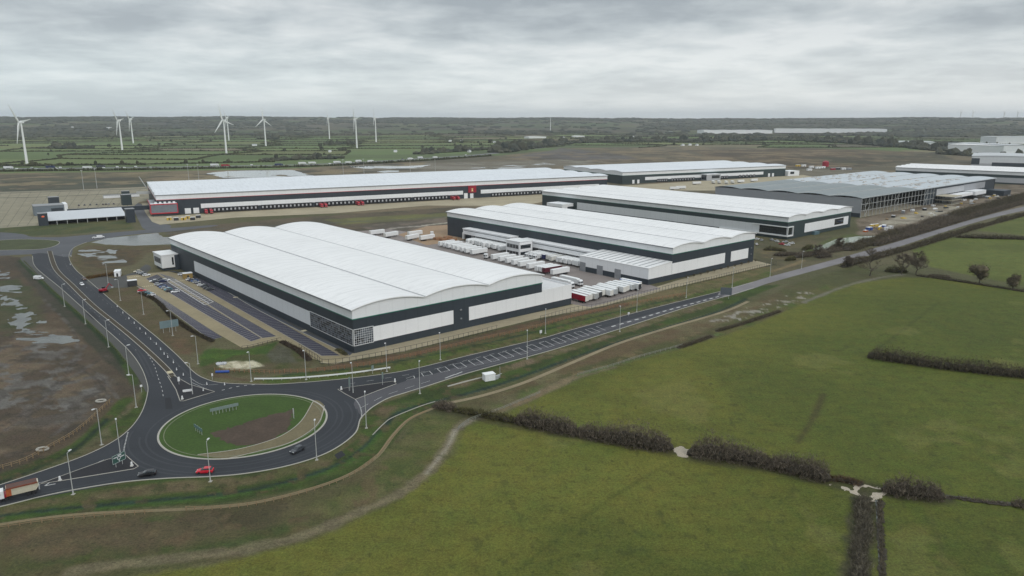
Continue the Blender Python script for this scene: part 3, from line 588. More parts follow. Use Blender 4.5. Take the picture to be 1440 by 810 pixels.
struct('kerb', MB().strip(WS([(-70, 344), (-20, 339.5), (30, 336.5), (78, 338.5), (81, 344), (60, 350), (20, 351.5), (-30, 351.5)], 6, True), .3, .0, .15), K)
# ---- painted markings
mk = mat('road paint', (.46, .46, .45), .7, .12, 2.5, coord='P')
def dashed(mb, pts, w, d, g, z=.05, ph=0):
    s = d + g; P = resample(pts, .5); n = len(P); i = int(ph / .5)
    while i + int(d / .5) < n: mb.strip(P[i:i + int(d / .5) + 1], w, z); i += int(s / .5)
def off_px(a, b, t): return [(p[0] + (q[0] - p[0]) * t, p[1] + (q[1] - p[1]) * t) for p, q in zip(a, b)]
mb = MB()
dashed(mb, WS([(199, 487), (215, 510), (222, 530), (228, 548), (230, 563)], 6), .16, 2.0, 2.5)      # lane line into roundabout
dashed(mb, WS([(66, 372), (92, 402), (132, 438), (168, 470), (196, 497)], 6), .07, 1.5, 8)
dashed(mb, WS([(88, 358), (100, 385), (140, 418), (176, 448), (210, 476), (238, 500), (256, 520)], 6), .07, 1.5, 8)
dashed(mb, WS([(358, 541), (335, 543.5), (318, 547.5), (301.7, 551.5)], 6), .35, 1.4, 1.4)       # give-way
dashed(mb, WS([(180, 608), (176.5, 622), (174.5, 632), (175.5, 639)], 6), .35, .7, .7)
dashed(mb, WS([(499.8, 561.8), (505.5, 570), (508.5, 580), (508, 590)], 6), .35, .7, .7)
dashed(mb, WS([(490, 540), (545, 531.5), (600, 522), (659, 506), (760, 481.5), (800, 470)], 6), .14, 2.5, 4)
dashed(mb, WS([(507, 574), (540, 557), (575, 545), (610, 534)], 6), .14, 4, 3)
dashed(mb, WS([(90, 671), (128, 655), (160, 640)], 6), .14, 4, 3)
for l in ([(306, 540.5), (284, 541), (267, 531)], [(301.7, 551), (285, 545), (268, 537)]): mb.strip(WS(l, 5), .13, .05)
mb.strip(WS([(-20, 698), (30, 690), (57, 681.5)], 5), .13, .05); mb.strip(WS([(-20, 694), (30, 684.5), (75, 674), (110, 661)], 5), .13, .05)
for a, b in (((63, 683.5), (70, 678.5)), ((70, 678.5), (80, 677)), ((63, 683.5), (78, 680.5))): mb.strip(W([a, b]), .3, .052)
# ghost island ladder hatching on the east road
H1 = WS([(558, 538), (592, 530), (640, 519.5), (700, 507), (760, 491.5), (800, 480), (860, 462)], 6)
H2 = WS([(560, 536), (590, 526), (632, 514), (690, 499.5), (752, 484), (800, 470), (860, 453.5)], 6)
r1, r2 = resample(H1, 3.6), resample(H2, 3.6)
for i in range(2, min(len(r1), len(r2)) - 1):
    mb.strip([r1[i], r2[min(i, len(r2) - 1)]], .24, .052)
for r in (r1, r2):
    i = 1
    while i + 2 < len(r): mb.strip(r[i:i + 2], .13, .05); i += 2
E1 = resample(WS([(860, 459.5), (900, 448), (940, 436), (985, 424), (1018, 415)], 6), 5.5)
for i in range(0, len(E1) - 1): mb.strip([E1[i], ((E1[i][0] + E1[i + 1][0]) / 2, (E1[i][1] + E1[i + 1][1]) / 2)], .9, .05)
for p, q in (((626, 532), (640, 526.5)), ((640, 527), (650, 523))): mb.strip(W([p, q]), .5, .053)
struct('road_markings', mb, mk)
# ---- yards and pavings
conc = M['conc']
def sheet(name, pts, z, m, n=0): return struct(name, MB().poly(WS(pts, n, True) if n else W(pts), z), m)
joint = mat('jointed concrete', alb((160, 150, 126)), .85, .1, .3, coord='P', var2=.12, scale2=.04)
sheet('concrete_yard', [(-120, 272), (0, 270), (120, 266.5), (213, 262.5), (216, 281), (196, 284), (188, 290), (188, 306), (70, 316), (0, 321), (-120, 326)], .05, mat('left yard concrete', alb((134, 128, 108)), .85, .14, .12, coord='P', var2=.14, scale2=.03))
jm = mat('dark concrete joint', alb((100, 96, 80)), .9, .1, .5, coord='P'); jb = MB()
for x in range(-40, 212, 14): jb.strip(W([(x, 271 - x * .03), (x - 34, 320 - max(0, x - 34) * .07)]), .5, .057)
for a, b in (((-60, 286), (190, 277)), ((-60, 296), (186, 286)), ((-60, 307), (50, 303))): jb.strip(W([a, b]), .5, .059)
struct('yard_joints', jb, jm)
darkw = mat('earth bank', alb((74, 72, 58)), .95, .15, .3, coord='P')
for l, w in (([(-60, 273.8), (60, 270), (213, 265)], 6), ([(-60, 279.5), (60, 277), (213, 270.5)], 5)): struct('earth_strip', MB().strip(WS(l, 4), w, .09), darkw)
sheet('concrete_yard', [(199, 286), (222, 286), (230, 304), (330, 298), (600, 283), (780, 270), (860, 264), (870, 268), (780, 280), (735, 290), (600, 289), (470, 300), (330, 306), (225, 316), (214, 312), (205, 300)], .055, joint)
sheet('concrete_yard', [(860, 262), (1130, 246), (1160, 252), (1010, 268), (860, 268)], .06, joint)
sheet('yard', [(440, 330), (545, 322), (640, 336), (830, 372), (930, 406), (830, 432), (760, 420), (520, 350)], .045, asY)
sheet('yard', [(600, 318), (632, 316), (660, 336), (600, 345), (560, 330)], .05, mat('sandy yard', alb((150, 126, 100)), .9, .15, .4, coord='P'))
tan = mat('tan concrete paving', alb((140, 129, 102)), .85, .1, .5, coord='P', var2=.1, scale2=.08)
sheet('concrete_apron', [(497, 496.5), (640, 464.5), (760, 438), (806, 428), (850, 425), (915, 406), (950, 395), (1060, 366), (1085, 372), (950, 404), (905, 416), (850, 430), (800, 440), (760, 447), (633, 478), (568, 494.5), (509, 504), (470, 512), (448, 510)], .04, mat('pale apron', alb((154, 144, 120)), .85, .1, .4, coord='P', var2=.1, scale2=.06))
# car park of the near shed
sheet('access_lane', [(236, 381), (300, 392), (500, 492.5), (492, 500), (423.6, 467.5), (355.5, 433), (300, 399.8), (245, 381)], .05, asphalt('lane asphalt', (78, 82, 90)))
sheet('car_park', [(212, 384), (238, 382), (262, 388), (300, 399.5), (355.5, 432.8), (423.6, 467.3), (492, 500), (470, 512), (440, 505), (421, 489), (389, 478), (354, 487), (340.3, 489.3), (300, 466), (240, 428), (200, 404), (180, 396), (178, 388)], .045, tan)
bay = asphalt('parking bay paving', (62, 62, 76), .14); bl = mat('bay line', alb((150, 146, 138)), .8, .1, 2, coord='P')
def bays(a, b, c, d, n):   # quad a-b (start edge) to d-c (end edge), corners in order
    a, b, c, d = W([a, b, c, d]); struct('parking_bays', MB().poly([a, b, c, d], .06), bay); mb = MB()
    for i in range(n + 1):
        t = i / n; p = (a[0] + (d[0] - a[0]) * t, a[1] + (d[1] - a[1]) * t); q = (b[0] + (c[0] - b[0]) * t, b[1] + (c[1] - b[1]) * t); mb.strip([p, q], .22, .066)
    mb.strip([a, d], .25, .067); struct('parking_bay_markings', mb, bl)
bays((250, 385.5), (266, 381), (478, 500), (452, 500.5), 68)
bays((222, 384), (243, 390), (388.5, 473), (369, 475.5), 60); bays((205, 392), (221, 386), (367.5, 475.8), (352.8, 480.3), 60)
bl2 = mat('bright bay line', alb((182, 180, 176)), .8, .1, 2, coord='P'); mb = MB()
for (a, b, c, d) in (((228, 391.5), (246, 393), (300, 424.5), (288, 429)),):
    a, b, c, d = W([a, b, c, d])
    for i in range(17):
        t = i / 16; mb.strip([(a[0] + (d[0] - a[0]) * t, a[1] + (d[1] - a[1]) * t), (b[0] + (c[0] - b[0]) * t, b[1] + (c[1] - b[1]) * t)], .6, .072)
    for e0, e1 in ((a, d), (b, c), (((a[0] + b[0]) / 2, (a[1] + b[1]) / 2), ((c[0] + d[0]) / 2, (c[1] + d[1]) / 2))): mb.strip([e0, e1], .5, .074)
struct('parking_bay_markings', mb, bl2)
bays((192, 402), (213, 410), (312.5, 474.2), (296, 478), 46)
sheet('footpath', [(226, 380), (300, 393), (500, 493), (497, 497), (420, 462.5), (300, 396.5), (240, 382)], .07, asP)
struct('kerb', MB().strip(WS([(262, 384), (300, 399), (355.5, 432), (423.6, 466.8), (490, 499)], 5), .3, .04, .12), K)
buff = mat('buff crossing', alb((200, 190, 160)), .8, .1, 2, coord='P'); cm = MB()
for a, b in (((181, 390.5), (199, 388)), ((200, 403.5), (218, 401)), ((246, 396.5), (261, 394))): dashed(cm, W([a, b]), 1.4, .5, .7, .075)
for a, b in (((328, 418.5), (337, 417.5)), ((424, 466), (433, 464))): cm.strip(W([a, b]), 2.2, .075)
struct('crossing_markings', cm, buff)
# path with timber edging south of the roundabout
PT = [(-60, 750), (0, 738), (60, 729), (130, 722), (220, 718), (300, 714), (360, 707), (430, 690), (490, 668), (530, 642), (553, 612), (575, 590), (600, 578), (625, 568), (680, 556), (740, 537), (800, 512), (870, 483), (940, 461), (1000, 444), (1030, 434), (1052, 424)]
pathm = mat('gravel path', alb((134, 122, 97)), .9, .14, 1.2, coord='P', var2=.12, scale2=.1)
P_ = WS(PT, 6); w1 = [p for p in P_ if p[0] < 0]; struct('path', MB().strip(WS(PT[:14], 6), 1.3, .04), mat('worn path', alb((116, 106, 80)), .95, .18, 1.2, coord='P')); struct('path', MB().strip(WS(PT[13:], 6), 1.9, .045), pathm)
struct('kerb', MB().strip(WS(PT[9:13], 6), .22, .0, .25), M['timber'])
for l, w in (([(524, 612), (540, 596), (553, 587), (590, 572), (612, 565)], .2),): struct('kerb', MB().strip(WS(l, 6), w, .0, .2), K)
struct('motorway', MB().strip(WS([(-300, 241), (-60, 238), (0, 237.6), (200, 235.3), (390, 232.3), (480, 229.5), (600, 222.6), (680, 217), (760, 208), (860, 202.5), (980, 200), (1200, 204), (1400, 206), (1600, 208)], 8), 26, .06), asphalt('motorway asphalt', (112, 112, 114)))
# ------------------------------------------------------------------ warehouses
AZ = math.radians(90 - 49.4); AZ2 = math.radians(90 - 61.6)
rw = bpy.data.materials.new('white metal roof'); t, N, L = nt(rw)   # standing seam roof with faint rooflights and dirt runs
def roofmat(name, c, axis, light=.93):
    m = bpy.data.materials.new(name); t, N, L = nt(m); out = N.new('ShaderNodeOutputMaterial'); b = N.new('ShaderNodeBsdfPrincipled'); L.new(b.outputs[0], out.inputs[0])
    tc = N.new('ShaderNodeTexCoord'); mp = N.new('ShaderNodeMapping'); L.new(tc.outputs['Object'], mp.inputs[0])
    mp.inputs['Scale'].default_value = (.05, .62, 1) if axis == 'x' else (.62, .05, 1)
    n = N.new('ShaderNodeTexNoise'); n.inputs['Scale'].default_value = 1; n.inputs['Detail'].default_value = 5; L.new(mp.outputs[0], n.inputs['Vector'])
    n2 = N.new('ShaderNodeTexNoise'); n2.inputs['Scale'].default_value = .035; n2.inputs['Detail'].default_value = 4; L.new(tc.outputs['Object'], n2.inputs['Vector'])
    w = N.new('ShaderNodeTexWave'); w.bands_direction = 'Y' if axis == 'x' else 'X'; w.inputs['Scale'].default_value = .045; w.inputs['Distortion'].default_value = 0; L.new(tc.outputs['Object'], w.inputs['Vector'])
    def mr(src, a, bb, lo, hi):
        q = N.new('ShaderNodeMapRange'); q.inputs[1].default_value = a; q.inputs[2].default_value = bb; q.inputs[3].default_value = lo; q.inputs[4].default_value = hi; L.new(src, q.inputs[0]); return q.outputs[0]
    def mu(a, c_):
        q = N.new('ShaderNodeMath'); q.operation = 'MULTIPLY'; L.new(a, q.inputs[0]); L.new(c_, q.inputs[1]); return q.outputs[0]
    v = mu(mu(mr(n.outputs[0], .38, .50, .925, 1.01), mr(n2.outputs[0], .3, .7, .965, 1.03)), mr(w.outputs['Fac'], 0, .12, light, 1))
    sc = N.new('ShaderNodeVectorMath'); sc.operation = 'SCALE'; sc.inputs[0].default_value = c; L.new(v, sc.inputs['Scale']); L.new(sc.outputs[0], b.inputs['Base Color'])
    b.inputs['Roughness'].default_value = .45; b.inputs['Specular IOR Level'].default_value = .35
    return m
bpy.data.materials.remove(rw)
RW = {a: roofmat('white roof ' + a, (.765, .765, .76), a, .93) for a in 'xy'}
RB_ = {a: roofmat('pale blue grey roof ' + a, (.66, .69, .72), a, .94) for a in 'xy'}
RG = {a: roofmat('deck grey roof ' + a, (.20, .23, .235), a, .85) for a in 'xy'}
def arcz(t, n, E_, rise): f = (t * n) % 1.0; return E_ + rise * 4 * f * (1 - f)
def warehouse(name, label, O, rz, Lx, Ly, E_, zb, axis, n, rise, wall='dark', up='light', trim='trim', roof=None, ov=.9, cat='warehouse', roofname='roof', closed=True):
    """axis: direction along which the arcs follow one another; local x,y from the near corner"""
    root = empty(name, (O[0], O[1], 0), rz, label, cat)
    wm = MB().box(0, 0, -.5, Lx, Ly, zb)
    if closed: wm.build('wall', M[wall], root)
    u = MB(); S = n * 14; L_ = Lx if axis == 'x' else Ly; T = Ly if axis == 'x' else Lx
    e = .12
    prof = [(-e + (L_ + 2 * e) * i / S, arcz(min(.99999, i / S), n, E_, rise) - .05 if i < S else E_ - .05) for i in range(S + 1)]
    P = [(-e, zb)] + [(a, z) for a, z in prof] + [(L_ + e, zb)]
    if closed: u.prism(P, -e, T + e, 'y' if axis == 'x' else 'x'); u.build('upper_cladding', M[up], root)
    if trim and closed: MB().box(-.2, -.2, zb - .35, Lx + .2, Ly + .2, zb).build('trim', M[trim], root)
    r = MB(); g = MB()
    th_ = .35; top = [(-ov + (L_ + 2 * ov) * i / S, (arcz(min(.99999, i / S), n, E_, rise) if i < S else E_) + .3) for i in range(S + 1)]
    k = len(top); n0 = len(r.v)
    for y in (-ov, T + ov):
        for dz in (0, -th_):
            for a, z in top: r.v.append((a, y, z + dz) if axis == 'x' else (y, a, z + dz))
    A, B_, C_, D_ = 0, k, 2 * k, 3 * k
    for i in range(k - 1):
        r.f += [(A + i, A + i + 1, C_ + i + 1, C_ + i), (B_ + i + 1, B_ + i, D_ + i, D_ + i + 1), (A + i + 1, A + i, B_ + i, B_ + i + 1), (C_ + i, C_ + i + 1, D_ + i + 1, D_ + i)]
    r.f += [(A, C_, D_, B_), (A + k - 1, B_ + k - 1, D_ + k - 1, C_ + k - 1)]
    ro = r.build(roofname, (roof or RW)['x' if axis == 'y' else 'x'] if 0 else (roof or RW)[axis], root)
    bm = M['light'] if wall != 'none' else M['grey']
    # grey roof edge flashing
    gf = MB()
    if axis == 'x':
        gf.strip([(-ov - .06, -ov), (-ov - .06, T + ov)], .14, E_ - .25, .6); gf.strip([(L_ + ov + .06, -ov), (L_ + ov + .06, T + ov)], .14, E_ - .25, .6)
    else:
        gf.strip([(-ov, -ov - .06), (T + ov, -ov - .06)], .14, E_ - .25, .6); gf.strip([(-ov, L_ + ov + .06), (T + ov, L_ + ov + .06)], .14, E_ - .25, .6)
    gf.build('eaves_gutter', M['grey'], root)
    for j in range(1, n):
        q = L_ * j / n; mb = MB()
        if axis == 'x': mb.box(q - .3, -ov, E_ + .25, q + .3, T + ov, E_ + .52)
        else: mb.box(-ov, q - .3, E_ + .25, T + ov, q + .3, E_ + .52)
        mb.build('valley_gutter', mat('grey gutter', (.42, .43, .44), .6), ro)
    return root
def face_box(root, name, side, a0, a1, z0, z1, m, d=.08, **k):
    """slab proud of a wall. side 'y0' front (y=0), 'x0' left (x=0)"""
    mb = MB()
    if side == 'y0': mb.box(a0, -d, z0, a1, .05, z1)
    else: mb.box(-d, a0, z0, .05, a1, z1)
    return mb.build(name, M[m] if isinstance(m, str) else m, root, **k)
def panemat(name, nx, nz, ramp):
    if name in MATS: return MATS[name]
    m = bpy.data.materials.new(name); t, N, L = nt(m); out = N.new('ShaderNodeOutputMaterial'); b = N.new('ShaderNodeBsdfPrincipled'); L.new(b.outputs[0], out.inputs[0])
    tc = N.new('ShaderNodeTexCoord'); sp = N.new('ShaderNodeVectorMath'); sp.operation = 'MULTIPLY'; sp.inputs[1].default_value = (nx, nx, nz); L.new(tc.outputs['Object'], sp.inputs[0])
    ad = N.new('ShaderNodeVectorMath'); ad.operation = 'ADD'; ad.inputs[1].default_value = (.43, .43, .02); L.new(sp.outputs[0], ad.inputs[0]); fl = N.new('ShaderNodeVectorMath'); fl.operation = 'FLOOR'; L.new(ad.outputs[0], fl.inputs[0]); wn_ = N.new('ShaderNodeTexWhiteNoise'); L.new(fl.outputs[0], wn_.inputs['Vector'])
    r = N.new('ShaderNodeValToRGB'); r.color_ramp.interpolation = 'CONSTANT'; e = r.color_ramp.elements; e[0].position = 0; e[0].color = (*alb(ramp[0]), 1); e[1].position = .3; e[1].color = (*alb(ramp[1]), 1); q = e.new(.65); q.color = (*alb(ramp[2]), 1)
    L.new(wn_.outputs['Value'], r.inputs[0]); L.new(r.outputs[0], b.inputs['Base Color']); b.inputs['Roughness'].default_value = .25; MATS[name] = m; return m
def window_grid(root, side, a0, a1, z0, z1, nc, nr, panes=None, fm=None):
    w = face_box(root, 'window', side, a0, a1, z0, z1, panes or 'glass', .1); fr = MB()
    def b(mb, p, q, r, s, d): mb.box(p, -d, r, q, .0, s) if side == 'y0' else mb.box(-d, p, r, 0, q, s)
    for i in range(nc + 1): x = a0 + (a1 - a0) * i / nc; b(fr, x - .05, x + .05, z0, z1, .13)
    for j in range(nr + 1): z = z0 + (z1 - z0) * j / nr; b(fr, a0 - .07, a1 + .07, z - .05, z + .05, .132)
    fr.build('frame', fm or M['frame'], w); e = MB(); 
    for z in (z0, z1): b(e, a0 - .15, a1 + .15, z - .12, z + .12, .16)
    for x in (a0, a1): b(e, x - .15, x + .15, z0, z1, .158)
    e.build('surround', M['frame'], w); return w
# --- shed A: nearest, three vaults
A = warehouse('warehouse', 'nearest warehouse with three white barrel vaults and a chequered glazed corner beside the roundabout', A0, AZ, 101, 233, 17.6, 14, 'x', 3, 2.2)
face_box(A, 'cladding_panel', 'x0', 38, 190, 3.2, 9.5, 'side'); face_box(A, 'cladding_panel', 'y0', 9, 48.5, 3.2, 9.3, 'panel'); face_box(A, 'cladding_panel', 'y0', 57, 101, 3.2, 9.3, 'panel')
pmA = panemat('chequered glazing', 1.0, 1.06, ((16, 20, 28), (84, 90, 98), (104, 109, 116))); fmA = mat('grey glazing frame', (.22, .23, .25), .5)
window_grid(A, 'x0', .3, 37.9, 3.0, 9.6, 38, 7, pmA, fmA); window_grid(A, 'y0', .3, 8.9, 3.0, 9.6, 9, 7, pmA)
for z in (4.6, 8.6): face_box(A, 'wall_light', 'y0', 52, 52.9, z, z + .6, 'grey', .5)
ax = empty('annex', (0, 0, 0)); ax.parent = A
MB().box(101.02, .0, -.5, 121, 60, 3.2).build('wall', M['dark'], ax); MB().box(101.02, -.08, 3.2, 121.1, 60.05, 9.3).build('upper_cladding', M['panel'], ax)
mb = MB(); mb.box(101, .3, 9.3, 120.7, 59.6, 9.45); mb.build('roof', mat('annex roof', (.6, .6, .6), .6, .05, .3), ax)
mb = MB(); mb.box(101, -.1, 9.3, 121.1, .25, 10.3).box(120.75, .25, 9.3, 121.1, 60, 10.3).box(101, 59.65, 9.3, 120.75, 60, 10.3); mb.build('parapet', M['panel'], ax)
mb = MB()
for i in range(12): mb.box(101.5 + i * 1.6, -.11, 9.3, 101.56 + i * 1.6, -.08, 9.3)
pod = empty('office_wing', (0, 0, 0)); pod.parent = A
MB().box(-10, 219, 1.6, -.1, 236, 9.5).build('wall', M['white'], pod, bevel=.3); MB().box(-9, 220, -.3, -.1, 235, 1.58).build('plinth', M['dark'], pod); MB().box(-2.6, 218.4, -.2, -.05, 219, 9.2).build('link', M['dark'], pod)
MB().box(-10.3, 218.7, 9.5, -.1, 236.3, 9.9).build('roof', M['white'], pod)
w = MB().box(-10.12, 221, 4.3, -9.9, 234, 7.6).build('window', M['glass'], pod); mb = MB()
for i in range(14): mb.box(-10.2, 221 + i - .05, 4.3, -10.1, 221 + i + .05, 7.6)
mb.build('frame', M['grey'], w)
MB().box(-4.2, 218.85, 3.4, -3.2, 219.05, 8).build('window', M['glass'], pod)
# --- shed B with loading canopies and low wing
B = warehouse('warehouse', 'warehouse with white vaulted roof behind the yard full of white trailers', B0, AZ, 85.5, 220, 18.4, 15, 'x', 3, 1.6)
face_box(B, 'cladding_panel', 'y0', 0, 53, 3.2, 9.6, 'panel', .1); face_box(B, 'cladding_panel', 'y0', 59.5, 79, 3.2, 9.6, 'panel', .1)
for z in (5, 9): face_box(B, 'wall_light', 'y0', 82, 82.8, z, z + .6, 'grey', .4)
wx = 21.0; v1 = 53
wing = empty('wing', (0, 0, 0)); wing.parent = B
MB().box(-wx, 0, -.3, -.02, v1, 3.2).build('wall', M['dark'], wing); MB().prism([(-wx - .05, 3.2), (-wx - .05, 9.2), (-.15, 10.4), (-.15, 3.2)], -.08, v1 + .08).build('upper_cladding', M['panel'], wing)
mb = MB().prism([(-wx - .3, 9.22), (-wx - .3, 9.5), (-.16, 10.8), (-.16, 10.42)], -.3, v1 + .3); ro = mb.build('roof', RW['x'], wing)
for i in range(12):
    y = 3 + i * 4.5; MB().prism([(-wx + 1.5, 9.64), (-wx + 1.5, 9.7), (-1, 10.84), (-1, 10.78)], y, y + 1.2).build('rooflight', mat('dull rooflight', (.36, .37, .38), .5), ro)
for y0 in (20, 34, 48): d = MB().box(-wx - .25, y0, -.1, -wx, y0 + 4.6, 5.6).build('dock_door', mat('ribbed grey door', alb((150, 152, 156)), .5, rib=.25, ribscale=.8, ribaxis='Z'), wing)
def canopy(y0, y1, nd):
    c = empty('loading_canopy', (0, 0, 0)); c.parent = B
    MB().box(-7, y0, 5.2, -.1, y1, 9.0).build('fascia', M['panel'], c); MB().box(-7.1, y0 + 1, 8.0, -7.0, y1 - 1, 8.35).build('slot', M['dark'], c)
    MB().box(-7.3, y0 - .4, 9.0, -.1, y1 + .4, 9.6).build('roof', M['panel'], c)
    for i in range(nd): y = y0 + 3 + i * (y1 - y0 - 6) / (nd - 1); MB().box(-.4, y - 1.5, .8, -.05, y + 1.5, 4.6).build('dock_door', M['greyclad'], c)
canopy(56.2, 124, 14); canopy(134, 190, 12)
of = empty('office_block', (0, 0, 0)); of.parent = B
oy0, oy1 = 111, 125
MB().box(-19, oy0, .0, -7.4, oy1, 9.8).build('wall', M['panel'], of); MB().box(-19.3, oy0 - .3, 9.8, -7.4, oy1 + .3, 10.2).build('roof', M['white'], of)
for z0, z1 in ((1, 3.1), (5.2, 7.8)):
    w = MB().box(-19.12, oy0 + 1, z0, -18.9, oy1 - 1, z1).build('window', M['glass'], of); w2 = MB().box(-18.2, oy0 - .12, z0, -9, oy0 + .1, z1).build('window', M['glass'], of)
    mb = MB(); [mb.box(-19.18, oy0 + 1 + i * 3 - .08, z0, -19.1, oy0 + 1 + i * 3 + .08, z1) for i in range(5)]; mb.box(-19.17, oy0 + 1, z0 - .08, -19.1, oy1 - 1, z0 + .08); mb.build('frame', M['frame'], w)
tk = MB(); tk.tube((-2, 196, 0), (-2, 196, 5), 1.1, k=12); tk.tube((-2, 196, 5), (-2, 196, 6), .8, .2, k=12); tk.build('storage_tank', M['white'], B)
# --- shed C
Cc = warehouse('warehouse', 'warehouse with bright white roof and a white framed corner window above the small pond', C0, AZ, 104, 276, 17, 13.4, 'x', 4, 1.3, wall='darkgreen')
face_box(Cc, 'cladding_panel', 'x0', 4, 225, 3, 9.8, 'side'); face_box(Cc, 'cladding_panel', 'y0', 26, 99.5, 3, 10, 'panel')
mb = MB().box(-.9, -.9, 9.2, 0, 30, 9.9).box(-.9, -.9, 2.2, 0, 60, 3.2).box(-.9, -.9, 3.2, -.4, -.4, 9.2).box(0, -.9, 9.2, 7.6, 0, 9.9).box(0, -.9, 2.2, 7.6, 0, 3.2).box(7.2, -.9, 3.2, 7.6, 0, 9.2); mb.build('window_surround', M['white'], Cc)
window_grid(Cc, 'x0', .6, 24, 3.2, 9.2, 12, 3, None, M['chassis']); window_grid(Cc, 'y0', .4, 7.1, 3.2, 9.2, 4, 3, None, M['chassis']); window_grid(Cc, 'y0', 75, 91, 4.2, 9.4, 6, 3, None, M['chassis'])
face_box(Cc, 'fuel_cabinet', 'y0', 38, 46, 0, 2.4, mat('teal grey cabinet', alb((84, 108, 116)), .6), 2.5)
pd = empty('office_wing', (0, 0, 0)); pd.parent = Cc
MB().box(-16, 230, 5.5, -.2, 252, 8.5).build('roof', M['light'], pd); MB().box(-15, 231, -.2, -.2, 251, 5.5).build('wall', M['dark'], pd); MB().box(-15.6, 229.6, 2.5, -9, 231, 8.4).build('window', M['white'], pd)
# --- long depot D
LD = along(D0, U2, 854, 19, 900); D = warehouse('distribution_depot', 'very long low depot with pale roof, red stripe and a long row of loading docks', D0, AZ2, LD, 168, 19.2, 14.8, 'y', 5, 1.5, trim='redtrim', roof=RB_, up='light', cat='depot')
def dX(x, z=3): return along(D0, U2, x, z, 900)
face_box(D, 'cladding_panel', 'y0', dX(283), dX(651), 4.8, 9.2, 'light', .5); face_box(D, 'cladding_panel', 'y0', dX(676), dX(842), 4.8, 9.2, 'light', .5)
po = empty('office_block', (0, 0, 0)); po.parent = D
oX = dX(252.5)
MB().box(-6, -8, 2.4, oX - 2, -.1, 11.5).build('wall', mat('grey glazing band', alb((124, 130, 138)), .35, rib=.2, ribscale=.6), po)
MB().box(-5, -7, -.3, oX - 3, -.1, 2.38).build('plinth', M['dark'], po)
rf = MB(); x1 = oX - 2
for z in (2.4, 10.9): rf.box(-6.3, -8.3, z, x1 + .3, -7.9, z + .9).box(-6.3, -8.3, z, -5.9, 40, z + .9)
rf.box(-6.35, -8.35, 2.4, -5.6, -7.6, 11.8).box(x1 - .3, -8.35, 2.4, x1 + .35, -7.6, 11.8); rf.build('frame', M['redtrim'], po)
MB().box(-5.9, -7.8, 11.5, x1, -.1, 11.7).build('roof', M['light'], po)
MB().box(-6, 0, 2.4, -.1, 40, 11.5).build('wall', mat('grey glazing band', alb((124, 130, 138))), po)
pl = MB(); [pl.box(-2 + i * 4, -5, 11.7, 0 + i * 4, -3, 13.2) for i in range(5)]; pl.build('roof_plant', M['white'], po)
for a, b in ((260, 268.5), (272, 280)): face_box(D, 'loading_door', 'y0', dX(a), dX(b), .2, 5.5, 'panel', .3)
face_box(D, 'loading_door', 'y0', dX(652.5), dX(657.5), 0, 6.2, 'panel', .4); face_box(D, 'loading_door', 'y0', dX(661), dX(665.5), 0, 5.5, 'light', .4)
def docks(root, segs, fx, z0=0.):
    for a, b, n in segs:
        for i in range(n):
            x = fx(a + (b - a) * i / (n - 1) if n > 1 else a)
            d = MB().box(x - 1.9, -1.0, .5, x + 1.9, .0, 5.0).build('dock_door', M['black'], root)
            MB().box(x - 1.2, -1.1, 1.8, x + .4, -1.0, 3.9).build('shutter', M['greyclad'], d)
docks(D, ((291, 360, 13), (370, 437, 13), (446, 508, 12), (517, 575, 12), (584, 628, 10), (693, 742, 12), (749, 764, 4), (775, 842, 14)), dX)
sg = face_box(D, 'emblem_sign', 'y0', dX(658.4), dX(669.5), 6.6, 14.2, M['red'], .6); s0 = (dX(658.4) + dX(669.5)) / 2
mb = MB(); mb.box(s0 - 1.3, -.7, 8.0, s0 + 1.3, -.6, 8.6).box(s0 - .9, -.7, 8.6, s0 + .9, -.6, 10.0).box(s0 - .55, -.7, 10.1, s0 + .55, -.6, 11.6).box(s0 - 1.2, -.7, 10.5, s0 - .75, -.6, 11.2).box(s0 + .75, -.7, 10.5, s0 + 1.2, -.6, 11.2)
mb.build('emblem', mat('pale yellow emblem', (.75, .6, .3), .5), sg)
br = MB().box(-75, 18, 4.2, -6, 21, 8.2); br.build('footbridge', M['dark'], D)
mb = MB().box(-14, 100, 12, 0, 101, 15); mb.tube((-1, 168, 12), (-8, 172, 26), .5, .3); mb.build('roof_ladder', M['lamp'], D)
# --- shed E behind the depot
LE = along(E0, U2, 1105, 16, 900); Es = warehouse('warehouse', 'distant warehouse with scalloped white roof behind the long depot', E0, AZ2, LE, 156, 16.6, 12.2, 'y', 4, 1.6, roof=RB_, wall='darkgreen')
def eX(x, z=3): return along(E0, U2, x, z, 900)
face_box(Es, 'cladding_panel', 'y0', eX(907), eX(1073), 4.2, 8.6, 'light', .4); docks(Es, ((925, 937, 5), (945, 975, 9), (1008, 1022, 5), (1040, 1060, 5)), eX)
for a in (889, 896): face_box(Es, 'loading_door', 'y0', eX(a), eX(a + 3), 0, 5.4, 'panel', .4)
for a in (1080, 1085.5): face_box(Es, 'loading_door', 'y0', eX(a), eX(a + 2.6), 0, 5.4, 'light', .4)
o = empty('office_block', (0, 0, 0)); o.parent = Es; q = eX(986); MB().box(q, -12, .0, q + 28, -.1, 9).build('wall', M['greyclad'], o); MB().box(q - .4, -12.4, 9, q + 28.4, -.1, 9.5).build('roof', M['light'], o); MB().box(q + 10, -12.1, 3, q + 26, -11.9, 7.5).build('window', M['glass'], o); MB().box(q - .1, -11, 1, q + .1, -1, 8).build('window', M['glass'], o)
o = empty('office_wing', (0, 0, 0)); o.parent = Es; q = LE; MB().box(q + .1, -6, 0, q + 26, 14, 8).build('wall', M['light'], o); MB().box(q + 5, -6.1, 3, q + 14, -5.9, 7).build('window', M['glass'], o)
